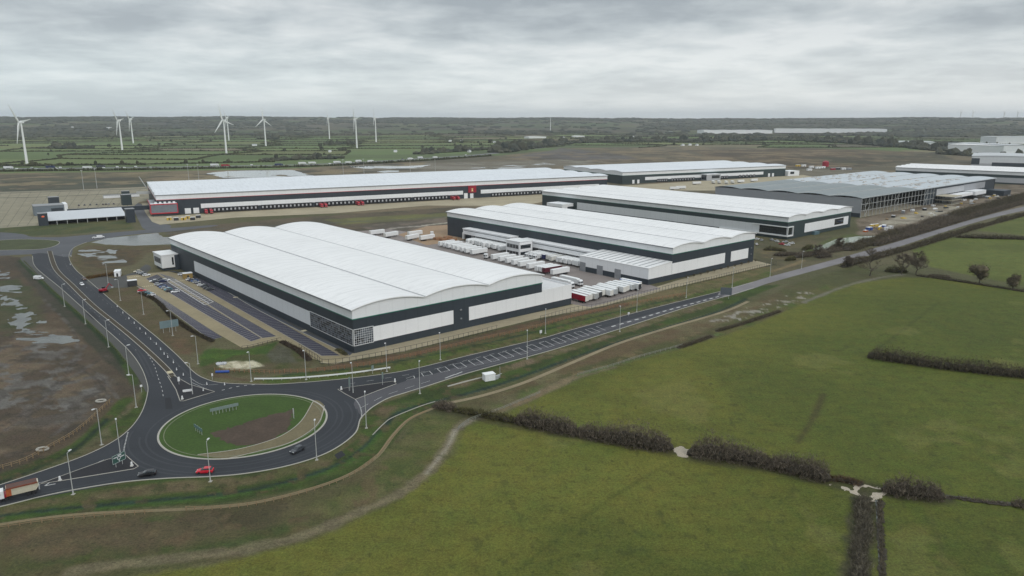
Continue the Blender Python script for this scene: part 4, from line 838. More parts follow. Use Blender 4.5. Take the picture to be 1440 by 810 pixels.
# --- shed F, under construction: steel frame, half decked roof
LF, LFv = 368, 160; Fr = empty('unfinished_warehouse', (F0[0], F0[1], 0), AZ, 'unfinished warehouse with bare steel frame and half covered grey roof', 'warehouse')
def vault(n, x0, x1, mat_, nm, dz=0.):
    r = MB(); S = n * 12; k = S + 1
    for x in (x0, x1):
        for d in (0, -.3):
            for i in range(k): r.v.append((x, -1 + (LFv + 2) * i / S, arcz(min(.9999, i / S), n, 18, 1.6) + dz + d))
    for i in range(S): r.f += [(i + 1, i, 2 * k + i, 2 * k + i + 1), (k + i, k + i + 1, 3 * k + i + 1, 3 * k + i), (i, i + 1, k + i + 1, k + i), (2 * k + i + 1, 2 * k + i, 3 * k + i, 3 * k + i + 1)]
    return r.build(nm, mat_, Fr)
vault(5, -1, 132, RG['y'], 'deck'); vault(5, 132, 370, roofmat('sheeted roof y', (.47, .51, .54), 'y', .9), 'roof', .02)
pm = MB(); rs = random.Random(4)
for i in range(120):
    x, y = rs.uniform(134, 290), rs.uniform(4, 150); z = arcz(y / LFv, 5, 18, 1.6); pm.box(x, y, z + .1, x + rs.uniform(2, 7), y + rs.uniform(1, 3), z + .6)
pm.build('roof_sheet_packs', mat('sheet packs', (.5, .46, .42), .6, .3, .3), Fr)
for j in range(5): MB().box(-1.1, LFv * j / 5 - .3, 18.05, 370, LFv * j / 5 + .3, 18.5).build('valley_gutter', M['lamp'], Fr)
MB().box(-.3, 0, 4, -.05, LFv, 17.9).build('cladding_panel', mat('plain grey cladding', alb((138, 140, 144), .8), .6, .03, .2), Fr); MB().box(-.2, 0, -.3, -.04, LFv, 4).build('wall', M['dark'], Fr)
MB().box(LF, 0, -.3, LF + .3, LFv, 17.9).build('wall', M['dark'], Fr); MB().box(0, LFv, -.3, LF, LFv + .3, 17.9).build('wall', M['darkgreen'], Fr)
MB().box(150, .4, -.3, LF, .7, 17.6).build('wall', M['dark'], Fr); MB().box(262, -.2, 8.6, LF - 36, .38, 16).build('cladding_panel', mat('plain grey cladding', alb((138, 140, 144), .8)), Fr); MB().box(180, -.2, 9, 262, .38, 15.6).build('cladding_panel', M['greyclad'], Fr)
for i in range(22): x = i * 8.2; MB().box(x - .22, -.25, -.2, x + .22, .25, 18).build('steel_column', M['lamp'], Fr)
for i in range(20):
    x = 184 + i * 7.6; MB().box(x - .2, -.5, -.2, x + .2, -.22, 9).build('steel_column', M['lamp'], Fr)
for z in (6, 12, 17.6): MB().box(0, -.18, z, 176, .18, z + .35).build('steel_beam', M['lamp'], Fr)
for x in (8.2, 73.8, 147.6):
    mb = MB(); mb.tube((x, 0, .3), (x + 8, 0, 9), .16).tube((x + 8, 0, .3), (x, 0, 9), .16).tube((x, 0, 9), (x + 8, 0, 17.5), .16); mb.build('cross_brace', M['lamp'], Fr)
for i in range(9):
    for jy in range(1, 6): 
        x = 8.2 + i * 16.4; y = jy * 16; MB().box(x - .25, y - .25, -.2, x + .25, y + .25, 18).build('steel_column', M['steel'], Fr)
MB().box(0, 0, .02, 176, LFv, .08).build('floor_slab', M['conc'], Fr)
o = empty('office_frame', (0, 0, 0)); o.parent = Fr
for z in (.1, 4.4, 8.6): MB().box(176, -18, z, 204, -.6, z + .35).build('slab', M['conc'], o)
for i in range(8):
    for y in (-17.8, -9): MB().box(176.2 + i * 3.9, y, .1, 176.5 + i * 3.9, y + .3, 8.7).build('column', M['steel'], o)
MB().box(206, -10, 5, 262, -.6, 8).build('fascia', M['panel'], o); MB().box(264, -12, 4.5, 300, -.6, 8.8).build('wall', M['light'], o); MB().box(265, -12.2, 0, 300, -12, 4.4).build('glazing', M['glass'], o)
MB().box(330, -22, 0, 356, -.6, 6).build('wall', M['dark'], o)
# --- sheds G, H beyond
G0 = at(1260, 235.4, 17.5); dG = (.7536, -.6573); aG = math.atan2(dG[1], dG[0])
Gs = warehouse('warehouse', 'long warehouse with creamy white roof and grey walls beyond the unfinished one', G0, aG, 420, 105, 17.5, 13, 'y', 4, 1.8, roof=RW, wall='darkgreen', trim=None)
face_box(Gs, 'cladding_panel', 'y0', 120, 300, 2, 9, 'greyclad', .3); 
RD_ = {a: roofmat('dull roof ' + a, (.48, .50, .51), a, .95) for a in 'xy'}; H0 = at(1365, 233); Hs = warehouse('warehouse', 'pale grey warehouse behind the creamy roofed one, with a dark band at its foot', H0, math.radians(-33), 330, 160, 19, 5, 'x', 3, 1.5, roof=RD_, wall='greyclad', up='side', trim=None)
face_box(Hs, 'dark_band', 'y0', 35, 330, 0, 7.5, 'dark', .3); face_box(Hs, 'dark_band', 'y0', 0, 14, 3, 15, 'dark', .3)
def shed(label, a, b, ht, depth, wall='light', roof=None, n=3, name='warehouse', rise=1.5, base=0.):
    p, q = hit(*a), hit(*b); an = math.atan2(q[1] - p[1], q[0] - p[0]); l = math.hypot(q[0] - p[0], q[1] - p[1])
    r = warehouse(name, label, p, an, l, depth, ht, ht * .3, 'x', n, rise, wall=wall, up='side' if wall != 'panel' else 'light', trim=None, roof=roof or RD_); r.location.z = max(h1(*p), h1(*q)) + 1; r['group'] = 'far sheds near the skyline'; return r
shed('far off white shed at the right edge, in front of a tree belt', (1332, 212), (1410, 217), 22, 60); shed('far white block with a blank bright end wall by the tree belt', (1409, 217), (1436, 216), 20, 150, 'panel', RW, 1)
shed('farther pale shed at the right edge behind the off white one', (1400, 202.5), (1470, 202.5), 24, 90); shed('low long pale shed among trees on the far right', (1236, 203.5), (1316, 204.5), 9, 120)
shed('huge white shed complex low on the horizon, left wing', (990, 188.3), (1086, 188), 20, 120, 'panel', RW, 4, rise=1); shed('huge white shed complex low on the horizon, right wing with cream end', (1090, 188), (1247, 187.6), 24, 120, 'panel', RW, 6, rise=1)
shed('small white farm shed on the far left hillside', (150, 182), (158, 182), 12, 60, 'panel', RW, 1); shed('tiny white barn left of the hillside farm shed', (100, 181), (104, 181), 11, 40, 'panel', RW, 1); shed('distant white glasshouse strip beyond the motorway', (744, 195), (768, 194.5), 7, 40, 'panel', RW, 1); shed('distant barn cluster roof right of the glasshouse strip', (806, 193.5), (822, 193.5), 7, 30, 'panel', RW, 1)
# --- left parking structure, gatehouse, towers
PS = empty('vehicle_canopy', (0, 0, 0), 0, 'long grey sloping canopy roof between dark end towers at the edge of the concrete yard', 'canopy')
a, b = at(66, 317), at(178, 309); an = math.atan2(b[1] - a[1], b[0] - a[0]); l = math.hypot(b[0] - a[0], b[1] - a[1]); PS.location = (*a, 0); PS.rotation_euler = (0, 0, an)
MB().prism([(0, 3.6), (0, 4.0), (22, 9.4), (22, 9)], 0, l, 'x').build('roof', mat('canopy roof', alb((168, 172, 176), .8), .5, .04, .3), PS)
for i in range(9): MB().box(l * i / 8 - .25, .5, -.2, l * i / 8 + .25, 1, 3.9).build('column', M['lamp'], PS)
MB().box(0, 8, -.2, l, 21, 3.4).build('wall', M['black'], PS)
def block(name, label, cat, p, w, d, h, m, rot=0, extra=None):
    r = empty(name, (*p, 0), rot, label, cat); MB().box(0, 0, -.2, w, d, h).build('wall', m, r); MB().box(-.2, -.2, h, w + .2, d + .2, h + .4).build('roof', M['grey'], r); return r
t1 = block('stair_tower', 'dark stair tower with a glowing orange emblem at the left end of the canopy', 'tower', at(55.5, 318), 7, 8, 10.5, M['dark'], an)
e = MB().blob((3.5, -.12, 8), 1.4, .12, .9, .1).build('emblem', mat('lit emblem', (.6, .12, .05), .5, emit=.35), t1)
block('stair_tower', 'dark stair tower with white letters at the right end of the canopy', 'tower', at(179, 313.5), 7, 8, 12, M['dark'], an)
block('stair_tower', 'dark stair tower holding the near end of the footbridge', 'tower', at(173, 289), 9, 10, 11, M['darkgreen'], an); block('stair_tower', 'dark green tower behind the footbridge end', 'tower', at(172.5, 279), 8, 6, 8, M['darkgreen'], an)
g = block('gatehouse', 'blue grey gatehouse block with dark doorway left of the sloping canopy', 'gatehouse', at(49, 304), 25, 20, 9, mat('blue grey panels', alb((112, 122, 130)), .6, .08, .3), an)
MB().box(14, -.15, 0, 24, .05, 6.5).build('door', M['dark'], g); MB().box(25.01, 0, 0, 28, 20, 10).build('side_wall', M['light'], g)
block('plant_room', 'small dark plant room beyond the gatehouse', 'plant room', at(69, 287), 10, 8, 7, M['dark'], an)
block('glass_canteen', 'pale glazed canopy beside the footbridge tower', 'canopy', at(146, 279), 38, 6, 3, M['light'], an)
# ------------------------------------------------------------------ vehicles
def wheel(mb, x, y, r, w): mb.tube((x, y - w / 2, r), (x, y + w / 2, r), r, k=12)
def axle(mb, x, r): wheel(mb, x, -1.0, r, .4); wheel(mb, x, 1.0, r, .4); mb.tube((x, -1.0, r), (x, 1.0, r), .1)
def paintm(n, c): return mat('car paint ' + n, c, .3, .03, 2, spec=.6)
PAINT = dict(white=paintm('white', (.72, .73, .74)), silver=paintm('silver', (.38, .40, .42)), black=paintm('black', (.012, .013, .016)), dark=paintm('dark grey', (.045, .05, .06)),
             red=paintm('red', (.55, .012, .03)), blue=paintm('blue', (.03, .09, .25)), teal=paintm('teal', (.03, .2, .27)), navy=paintm('navy', (.015, .025, .09)), brown=paintm('brown', (.10, .05, .03)), cream=paintm('cream', (.6, .55, .42)))
lampm = mat('headlight', (.7, .72, .7), .15); tailm = mat('tail light', (.4, .01, .01), .3)
def loft(mb, secs):
    """secs: (x, halfwidth_bottom, halfwidth_top, z0, z1)"""
    n = len(mb.v)
    for x, wb, wt, z0, z1 in secs:
        zm = z0 + (z1 - z0) * .55
        mb.v += [(x, -wb * .94, z0), (x, wb * .94, z0), (x, wb, zm), (x, wt, z1 - .04), (x, wt * .9, z1), (x, -wt * .9, z1), (x, -wt, z1 - .04), (x, -wb, zm)]
    for i in range(len(secs) - 1):
        for j in range(8): a = n + 8 * i + j; b = n + 8 * i + (j + 1) % 8; mb.f.append((a, b, b + 8, a + 8))
    mb.f.append(tuple(range(n + 7, n - 1, -1))); k = n + 8 * (len(secs) - 1); mb.f.append(tuple(range(k, k + 8)))
def make_car(color, kind='car'):
    r = empty('van' if kind == 'van' else 'car', (0, 0, 0)); m = PAINT[color]; b = MB()
    if kind == 'van':
        loft(b, [(-2.6, .92, .85, .35, 1.95), (-2.5, .95, .88, .3, 2.1), (1.1, .95, .88, .3, 2.1), (1.6, .95, .82, .3, 1.85), (2.1, .95, .88, .3, 1.25), (2.6, .9, .8, .35, .95), (2.7, .8, .7, .4, .8)])
        b.build('body', m, r); g = MB(); loft(g, [(1.02, .965, .895, 1.3, 1.9), (1.7, .965, .85, 1.3, 1.78), (2.0, .9, .8, 1.25, 1.4)]); g.build('window', M['glass'], r); xs = (-1.7, 1.75); fx, rx = 2.64, -2.62
    else:
        loft(b, [(-2.15, .78, .72, .42, .78), (-2.05, .86, .8, .3, .95), (-1.5, .9, .84, .25, 1.0), (.7, .9, .84, .24, .98), (1.5, .9, .82, .25, .88), (2.0, .84, .74, .3, .74), (2.15, .72, .64, .38, .62)])
        b.build('body', m, r, smooth=False); g = MB(); loft(g, [(-1.95, .76, .66, .92, .98), (-1.55, .8, .66, .92, 1.38), (.15, .8, .66, .92, 1.40), (.95, .8, .7, .9, .97)]); g.build('window', M['glass'], r)
        f = MB(); loft(f, [(-1.5, .68, .6, 1.37, 1.43), (-.7, .69, .62, 1.40, 1.48), (.15, .68, .6, 1.38, 1.44)]); f.build('roof', m, r); xs = (-1.32, 1.32); fx, rx = 2.08, -2.12
    for x in xs:
        for y in (-.8, .8): w = MB(); wheel(w, x, y, .33, .24); w.build('wheel', M['black'], r)
    for y in (-.58, .58):
        MB().box(fx - .08, y - .17, .58, fx + .03, y + .17, .74).build('headlight', lampm, r); MB().box(rx - .03, y - .17, .62, rx + .08, y + .17, .8).build('taillight', tailm, r)
    return r
def make_trailer(color='white', door='offwhite', L_=13.6):
    r = empty('trailer', (0, 0, 0)); h = L_ / 2
    side = {'white': M['white'], 'offwhite': M['offwhite'], 'red': M['red'], 'maroon': M['maroon'], 'navy': M['navy'], 'blue': M['blue']}[color]
    MB().box(-h, -1.27, 1.15, h, 1.27, 4.0).build('body', side, r, bevel=.06)
    MB().box(-h + .05, -1.22, 3.99, h - .05, 1.22, 4.04).build('roof', M['white'], r); d = MB().box(-h - .05, -1.2, 1.2, -h + .02, 1.2, 3.9).build('rear_door', M[door], r)
    MB().box(-h + .3, -.55, .8, h - .8, .55, 1.14).build('chassis', M['chassis'], r)
    for i in range(3):
        w = MB(); axle(w, -h + 2.2 + i * 1.3, .5); w.build('wheel', M['black'], r)
    MB().box(h - 3.2, -.9, .1, h - 3.0, .9, 1.1).build('landing_leg', M['steel'], r)
    return r
def cab_parts(r, x0, m, hi=3.6):
    MB().prism([(x0, .9), (x0 + 2.1, .9), (x0 + 2.25, 1.9), (x0 + 2.0, 2.9), (x0 + 1.5, hi), (x0, hi)], -1.2, 1.2).build('cab', m, r, bevel=.08)
    MB().prism([(x0 + 2.24, 1.95), (x0 + 2.28, 1.95), (x0 + 2.06, 2.8), (x0 + 2.02, 2.8)], -1.05, 1.05).build('windscreen', M['glass'], r)
    w = MB(); w.box(x0 + .9, -1.23, 1.95, x0 + 1.9, -1.19, 2.7).box(x0 + .9, 1.19, 1.95, x0 + 1.9, 1.23, 2.7); w.build('window', M['glass'], r)
    for y in (-.85, .85): MB().box(x0 + 2.1, y - .2, 1.0, x0 + 2.27, y + .2, 1.25).build('headlight', lampm, r)
def make_lorry(color='white', cabc='white'):
    r = make_trailer(color); r.name = 'articulated_lorry'; cab_parts(r, 7.2, PAINT[cabc])
    MB().box(4.2, -.5, .6, 9.0, .5, 1.0).build('tractor_frame', M['chassis'], r)
    for x in (4.9, 8.6):
        w = MB(); axle(w, x, .5); w.build('wheel', M['black'], r)
    return r
def make_tractor(c='white'):
    r = empty('tractor_unit', (0, 0, 0)); cab_parts(r, .6, PAINT[c]); MB().box(-3, -.5, .6, 2.4, .5, 1.0).build('chassis', M['chassis'], r); MB().box(-2.6, -.5, 1.0, -1.4, .5, 1.2).build('fifth_wheel', M['black'], r)
    for x in (-2.2, 1.8):
        w = MB(); axle(w, x, .5); w.build('wheel', M['black'], r)
    return r
PROTO = {}
def put(key, maker, p, ang, label, cat, group=None, z=0.03):
    if key not in PROTO:
        r = maker(); PROTO[key] = r; index()
    else: r = copy_tree(PROTO[key]); r.name = PROTO[key].name.split('.')[0]
    for k in ('group',):
        if k in r: del r[k]
    r.location = (p[0], p[1], z); r.rotation_euler = (0, 0, ang); tag(r, label, cat, group); return r
AU = math.atan2(UA[1], UA[0]); AV = math.atan2(VA[1], VA[0])
GT = 'trailers and lorries parked in the yard'
def trailer(p, ang, label, color='white', door='offwhite'):
    p = (p[0] + U_(-.7, .7) * math.cos(ang), p[1] + U_(-.7, .7) * math.sin(ang)); ang += U_(-.035, .035)
    return put(('t', color, door), lambda: make_trailer(color, door), p, ang, label, 'trailer', GT, .05)
i = 0
for v in [134.5 + 3.6 * k for k in range(12)]:
    trailer(loc(B0, -8.6 - 1.2 * (k0 := (int(v * 7) % 3)), v), AU + math.pi, f'{ordn(i)} white trailer from the office block in the farther row under the canopy'); i += 1
i = 0
for v in [60.5 + 3.5 * k for k in range(6)]: trailer(loc(B0, -9, v), AU + math.pi, f'{ordn(i)} white trailer from the low wing in the row docked beneath the canopy'); i += 1
trailer(loc(B0, -9.5, 83.5), AU + math.pi, 'off white trailer between the white docked row and the navy one', 'offwhite'); trailer(loc(B0, -8.8, 87.5), AU + math.pi, 'off white trailer next to the navy one at the dock', 'offwhite')
trailer(loc(B0, -9, 91.5), AU + math.pi, 'navy sided trailer docked beside the white lorries', 'navy')
for k, v in enumerate((95.5, 99.5, 104)): put(('l', 'white'), lambda: make_lorry(), loc(B0, -10.5, v), AU + math.pi, f'{ordn(k)} white articulated lorry from the navy trailer, docked beside the office block', 'lorry', GT, .05)
i = 0
for x in (623, 629, 634, 641, 648, 654, 661, 668, 697, 707, 717, 726, 736, 748, 760, 765.5, 771, 781):
    u, v = rel(B0, at(x - 6, 388 + (x - 6 - 772) * .26)); c = 'maroon' if x == 771 else 'white'
    trailer(loc(B0, u + 6.8, v), AU + math.pi, 'dark maroon trailer near the end of the middle row behind the white vaults' if c != 'white' else f'{ordn(i)} white trailer of the middle yard row, counted from its far end', c, 'offwhite' if i % 3 else 'dark'); i += c == 'white'
u, v = rel(B0, at(681, 364.5)); put('tr', make_tractor, loc(B0, u + 3, v), AU + math.pi, 'white tractor unit without trailer in the gap of the middle yard row', 'tractor unit', GT, .05)
cl = ['red', 'white', 'offwhite', 'white', 'offwhite', 'white', 'white', 'offwhite', 'white', 'white', 'white', 'white', 'blue']
i = 0
for k, c in enumerate(cl):
    jit = (0, .8, -.5, 1.0, 2.6, -.4, .4, 2.2, 0, 1.8, .6, 0, 2.4)[k]
    lb = {'red': 'bright red sided trailer beside the low annex of the nearest warehouse', 'blue': 'blue trailer with white roof closing the row by the low grey wing'}.get(c, f'{ordn(i)} pale trailer after the red one in the row along the yard fence'); i += c in ('white', 'offwhite')
    trailer(loc(B0, -77.2 + 3.75 * k, .4 + jit), AV, lb, c, ('offwhite', 'offwhite', 'steel', 'chassis')[k % 4])
put(('l', 'white'), None, loc(B0, *rel(B0, at(801, 399))), AV + math.pi, 'white articulated lorry driving alone across the middle of the yard', 'lorry', GT, .05)
put(('l', 'white'), None, at(789, 402), AV + math.pi, 'white lorry half hidden behind the parapet of the low annex', 'lorry', GT, .05)
for k, (x, y) in enumerate(((584, 332), (579, 337.5), (600, 338), (550, 333.5), (531, 330.5))):
    trailer(at(x, y), AU + (.25 if k % 2 else .1), ['white trailer at the far corner of the yard, behind two others', 'white trailer at the far yard corner with its side towards the camera', 'white trailer nearest the timber stacks', 'white trailer just showing over the vaulted roof edge', 'white trailer whose roof barely shows beyond the vaulted roof'][k])
put('tr', None, at(608, 332), AU + 1.2, 'white tractor unit with raised cab by the timber stacks', 'tractor unit', GT)
for k, (x, y) in enumerate(((616, 337), (624, 338), (630, 335.5), (636, 338.5))):
    p = at(x, y); r = empty('timber_stack', (*p, 0), AU, ['tan timber stack closest to the white trailers', 'tan timber stack in the middle of the far yard corner', 'tan timber stack behind the others at the yard corner', 'tan timber stack nearest the dark warehouse wall'][k], 'timber stack', 'timber stacks in the yard')
    for j in range(4): MB().box(-3, -2 + j * 1.05, 0, 3, -1.1 + j * 1.05, 1.4 + .5 * R()).build('bundle', mat('orange timber', alb((150, 112, 82)), .8, .2, 2), r)
# depot vans and other yards
def red_truck(): 
    r = empty('mail_lorry', (0, 0, 0)); MB().box(-5, -1.25, .9, 3, 1.25, 4.3).build('body', M['red'], r, bevel=.1); cab_parts(r, 3.1, PAINT['red'], 3.3); MB().box(-4.8, -.6, .5, 5, .6, .9).build('chassis', M['chassis'], r)
    for x in (-3.5, 4.2): w = MB(); axle(w, x, .5); w.build('wheel', M['black'], r)
    return r
aD = math.atan2(U2[1], U2[0])
for k, (x, dd) in enumerate(((288.5, 0), (295.5, 0), (449, 0), (454.5, 0), (500, 0), (505.5, 0), (633, 0), (639, 0))):
    u = along(D0, U2, x, 2, 900); p = loc(D0, u, -8, U2, V2)
    put('mail', red_truck, p, aD - math.pi / 2, f'{ordn(k)} red lorry along the dock face of the long depot, from its office end', 'lorry', 'red lorries at the long depot')
for k, (x, y, a) in enumerate(((979, 259.5, .35), (957, 266, .3), (1060, 255.3, .5), (1003, 258, 1.5), (1011, 258, 1.5), (1021, 258.5, 1.5), (1030, 258, 1.5), (1042, 257, .6), (948, 267, .3))):
    trailer(at(x, y), a, f'{ordn(k)} white trailer in the yard before the scalloped roof warehouse')
# cars
def car(c, p, a, label, kind='car', group=None, name=None): 
    r = put((kind, c), lambda: make_car(c, kind), p, a, label, 'van' if kind == 'van' else 'car', group)
    return r
def head(a, b): p, q = at(*a), at(*b); return math.atan2(q[1] - p[1], q[0] - p[0])
car('black', at(207.5, 668.5), head((236, 664), (173, 672)), 'black hatchback leaving the roundabout towards the tanker')
car('red', at(288.5, 664.5), head((330, 661), (250, 666)), 'bright red car on the lower side of the roundabout')
car('dark', at(418, 635), head((440, 622), (395, 645)), 'dark grey car following the red one round the roundabout')
car('white', at(115.5, 401), head((105, 391), (125, 409)), 'white car alone on the dual road below the top junction'); car('brown', at(118.5, 393.5), head((110, 388), (125, 399)), 'dark brown car just behind the lone white one on the dual road')
car('white', at(54.5, 393), head((40, 392), (70, 393)), 'white van stopped on the footway left of the dual road', 'van'); car('white', at(141.5, 334.5), head((120, 336), (160, 333)), 'white van by the pond at the top of the dual road', 'van'); car('white', at(134, 335.2), head((120, 336), (160, 333)), 'low white car in front of the van near the pond')
aB = head((353, 480), (388, 473)) - .15
CP_ = [('white', 216, 396), ('dark', 226, 394), ('white', 234, 395), ('silver', 223, 400.5), ('navy', 226.5, 402.5), ('blue', 229.5, 404.3), ('silver', 232.5, 406), ('teal', 236.5, 408), ('dark', 239, 409.7), ('white', 246.5, 411), ('red', 199.5, 409.5), ('dark', 205.5, 412.3), ('teal', 208.5, 413.8), ('white', 212.5, 415.8),
       ('cream', 193.5, 382.5), ('silver', 197, 384), ('dark', 200, 385.6), ('white', 206, 387.6), ('white', 255.5, 386.5), ('white', 267, 393.8), ('navy', 270.5, 395), ('blue', 274, 396), ('silver', 276.5, 397.6), ('white', 283, 401.5), ('dark', 287, 403), ('dark', 291.5, 406), ('dark', 295.5, 407.6), ('dark', 219.5, 396.8), ('navy', 229.5, 396), ('dark', 203, 386.4)]
where = lambda x, y: 'nearest the building wall' if x > 250 else 'by the car park entrance' if y < 389 else 'in the bay row by the dark hedge' if x < 214 and y > 405 else 'in the middle bays of the car park'
cnt = {}
for c, x, y in CP_:
    k = (c, where(x, y)); cnt[k] = cnt.get(k, -1) + 1
    car(c, at(x, y + .4), aB + U_(-.04, .04) + (math.pi if R() < .5 else 0), f'{ordn(cnt[k])} {c if c != "dark" else "dark grey"} car {where(x, y)} from the far end', group='cars in the car park of the nearest warehouse')
for k, (c, x, y) in enumerate((('white', 1065, 337), ('silver', 1071, 338.5), ('white', 1064, 344.5), ('silver', 1085, 338), ('white', 1092, 340), ('red', 1099, 344), ('white', 1107, 345.5), ('white', 1113, 343), ('silver', 1104, 341))):
    car(c, at(x, y), AU + .3 * k, f'{ordn(k)} car from the white trailered warehouse corner, parked below the framed corner window', group='cars parked between the two sheds')
for k, x in enumerate((111, 119, 127, 136, 145, 149, 153, 160)): car('dark' if k != 6 else 'silver', at(x, 289.4 - (x - 111) * .04), AZ2 + 1.57, f'{ordn(k)} small dark van of the line standing on the concrete yard behind the sloping canopy', group='vehicles on the west concrete yard')
# bulk tipper lorry
tp = empty('tipper_lorry', (*at(25, 698.5), .02), head((57, 692), (0, 706)), 'tipper lorry with white cab and orange and cream tank body on the west road', 'lorry')
cab_parts(tp, 3.1, PAINT['white'], 3.1); MB().box(-5.2, -.5, .6, 5, .5, 1.1).build('chassis', M['chassis'], tp)
tb = MB(); loft(tb, [(-5.4, 1.0, 1.2, 2.2, 3.5), (-4.6, 1.1, 1.25, 1.2, 3.5), (2.2, 1.1, 1.25, 1.2, 3.5), (2.5, 1.1, 1.25, 1.4, 3.5)]); tk = tb.build('tank', mat('cream tank', alb((196, 190, 170)), .5, .08, 1), tp)
MB().box(1.3, -1.29, 1.3, 2.56, 1.29, 3.2).build('front_panel', mat('faded orange', (.36, .09, .03), .6, .2, 2), tk); tp.scale = (.84, .93, .9)
MB().box(-5.2, -1.3, 3.15, 2.55, -1.2, 3.6).build('rail', mat('rust orange', (.20, .06, .035), .6), tk); MB().box(-5.2, 1.2, 3.15, 2.55, 1.3, 3.6).build('rail', mat('rust orange', (.35, .07, .03)), tk); MB().box(-5.1, -1.15, 3.5, 2.4, 1.15, 3.58).build('sheet_cover', mat('brown cover', (.10, .055, .045), .8), tk)
MB().box(2.56, -1.1, 1.1, 3.05, 1.1, 2.0).build('hopper', M['red'], tp); MB().box(-5.6, -.9, 1.0, -5.3, .9, 2.2).build('discharge_valve', M['steel'], tp)
for x in (-4.0, -2.7, 2.6, 4.3):
    w = MB(); axle(w, x, .52); w.build('wheel', M['black'], tp)
# motorway traffic: seen very small, one shaped mesh each
def mway_y(x): return float(np.interp(x, [-60, 0, 200, 390, 480, 600, 680, 760, 860], [238, 237.6, 235.3, 232.3, 229.5, 222.6, 217, 208, 202.5]))
def small(kind, c):
    mb = MB()
    if kind == 'lorry': mb.box(-8, -1.3, 1, 5.4, 1.3, 4.1); mb.prism([(5.8, .8), (8, .8), (8.1, 2.2), (7.5, 3.4), (5.8, 3.6)], -1.2, 1.2); [wheel(mb, x, y, .5, .4) for x in (-6, -4.6, 4, 7) for y in (-1, 1)]
    else: loft(mb, [(-2.4, .9, .8, .3, 1.2), (-2.1, .95, .8, .3, 1.9), (1, .95, .8, .3, 1.9), (1.7, .95, .8, .3, 1.15), (2.4, .85, .7, .4, .8)]); [wheel(mb, x, y, .35, .25) for x in (-1.5, 1.5) for y in (-.8, .8)]
    return mb.build('lorry' if kind == 'lorry' else 'car', c)
traf = [('l', 12, 'white'), ('c', 24, 'white'), ('c', 45, 'silver'), ('c', 51, 'silver'), ('l', 71, 'navy'), ('c', 79, 'white'), ('c', 85, 'white'), ('l', 123, 'white'), ('l', 142, 'dark'), ('c', 146, 'white'), ('c', 165, 'white'), ('c', 175, 'white'), ('c', 191, 'white'), ('c', 212, 'silver'), ('l', 302, 'white'), ('l', 317, 'red'), ('c', 354, 'white'), ('l', 392, 'navy'), ('l', 425, 'white'), ('c', 432, 'silver'), ('l', 439, 'white'), ('c', 464, 'white'), ('l', 474, 'white'), ('l', 490, 'white'), ('l', 504, 'white'), ('l', 521, 'white'), ('c', 566, 'dark'), ('l', 577, 'white'), ('l', 591, 'white'), ('l', 612, 'white'), ('c', 655, 'white'), ('l', 727, 'white')]
for k, (t_, x, c) in enumerate(traf):
    y = mway_y(x) + (.6 if k % 2 else -.5); a = head((x - 4, mway_y(x - 4)), (x + 4, mway_y(x + 4))); o = small('lorry' if t_ == 'l' else 'car', PAINT[c] if c != 'red' else M['red'])
    o.location = (*at(x, y), .1); o.rotation_euler = (0, 0, a); cn = 'dark' if c in ('navy', 'dark') else c
    tag(o, f'small {cn} {"lorry" if t_ == "l" else "car"} on the motorway, {ordn(k) if k < 20 else ordn(k - 20) + " beyond the twentieth"} vehicle along from the near end', 'lorry' if t_ == 'l' else 'car', 'motorway traffic')
# ------------------------------------------------------------------ lamp posts
def make_lamp():
    r = empty('lamp_post', (0, 0, 0)); MB().tube((0, 0, 0), (0, 0, 1.4), .16, .16, 8).tube((0, 0, 1.4), (0, 0, 11), .115, .075, 8).build('pole', M['lamp'], r)
    MB().tube((0, 0, 10.95), (.9, 0, 11.15), .07, .06, 6).build('arm', M['lamp'], r); MB().box(.7, -.2, 11.08, 1.6, .2, 11.26).build('lamp_head', M['frame'], r); MB().box(-.45, -.4, 0, .45, .4, .07).build('base_slab', M['kerb'], r); return r
LP = [((103, 695), 90, 'by the west road near the tanker'), ((143, 625.5), 250, 'on the grass verge beyond the west road'), ((191.7, 572.8), 200, 'on the bare verge where the dual road meets the roundabout'), ((169.5, 640.5), 300, 'on the west splitter island beside the green sign'), ((296, 677), 90, 'on the verge below the red car'), ((445.5, 646.7), 100, 'on the verge beyond the dark grey car'),
      ((271, 554.5), 180, 'on the north splitter island'), ((353.5, 536.3), 270, 'at the near end of the white barrier'), ((430.6, 533.8), 270, 'halfway along the white barrier'), ((496.7, 552.8), 270, 'on the east splitter island'), ((544, 522.4), 270, 'at the far end of the white barrier'), ((515.3, 602), 100, 'on the verge at the east exit of the roundabout'),
      ((590.5, 553.5), 90, 'on the grass verge opposite the start of the hatching'), ((619.3, 506), 270, 'below the white panels of the nearest warehouse'), ((741.4, 504.8), 90, 'on the verge past the white utility kiosk'), ((767, 468.8), 270, 'on the verge before the low annex of the nearest warehouse'), ((871.5, 466.3), 90, 'on the south verge below the red trailer row'), ((895.4, 438.5), 270, 'on the north verge below the end of the trailer row'),
      ((965, 418.8), 270, 'north of the east road before the low grey wing corner'), ((1029.6, 404), 270, 'north of the east road before the white clad shed front'), ((1082.8, 389.3), 270, 'north of the east road past the end of the second shed'), ((1127, 378), 270, 'farthest along the east road, near the bare scrub'),
      ((91, 431), 60, 'third up the footway of the dual road'), ((120.3, 455.6), 60, 'second up the footway of the dual road'), ((152.8, 488), 60, 'first up the footway of the dual road'), ((181.4, 527.8), 60, 'at the foot of the long footway'), ((169.4, 422.8), 220, 'near the car park entrance drive'), ((202, 442), 220, 'between the car park hedge and the dual road'), ((243, 472), 220, 'close to the grey direction board'), ((278.6, 511.7), 220, 'on the brown bank behind the north splitter island'), ((152, 398), 220, 'at the car park entrance'),
      ((411, 560), 0, 'SKIP')]
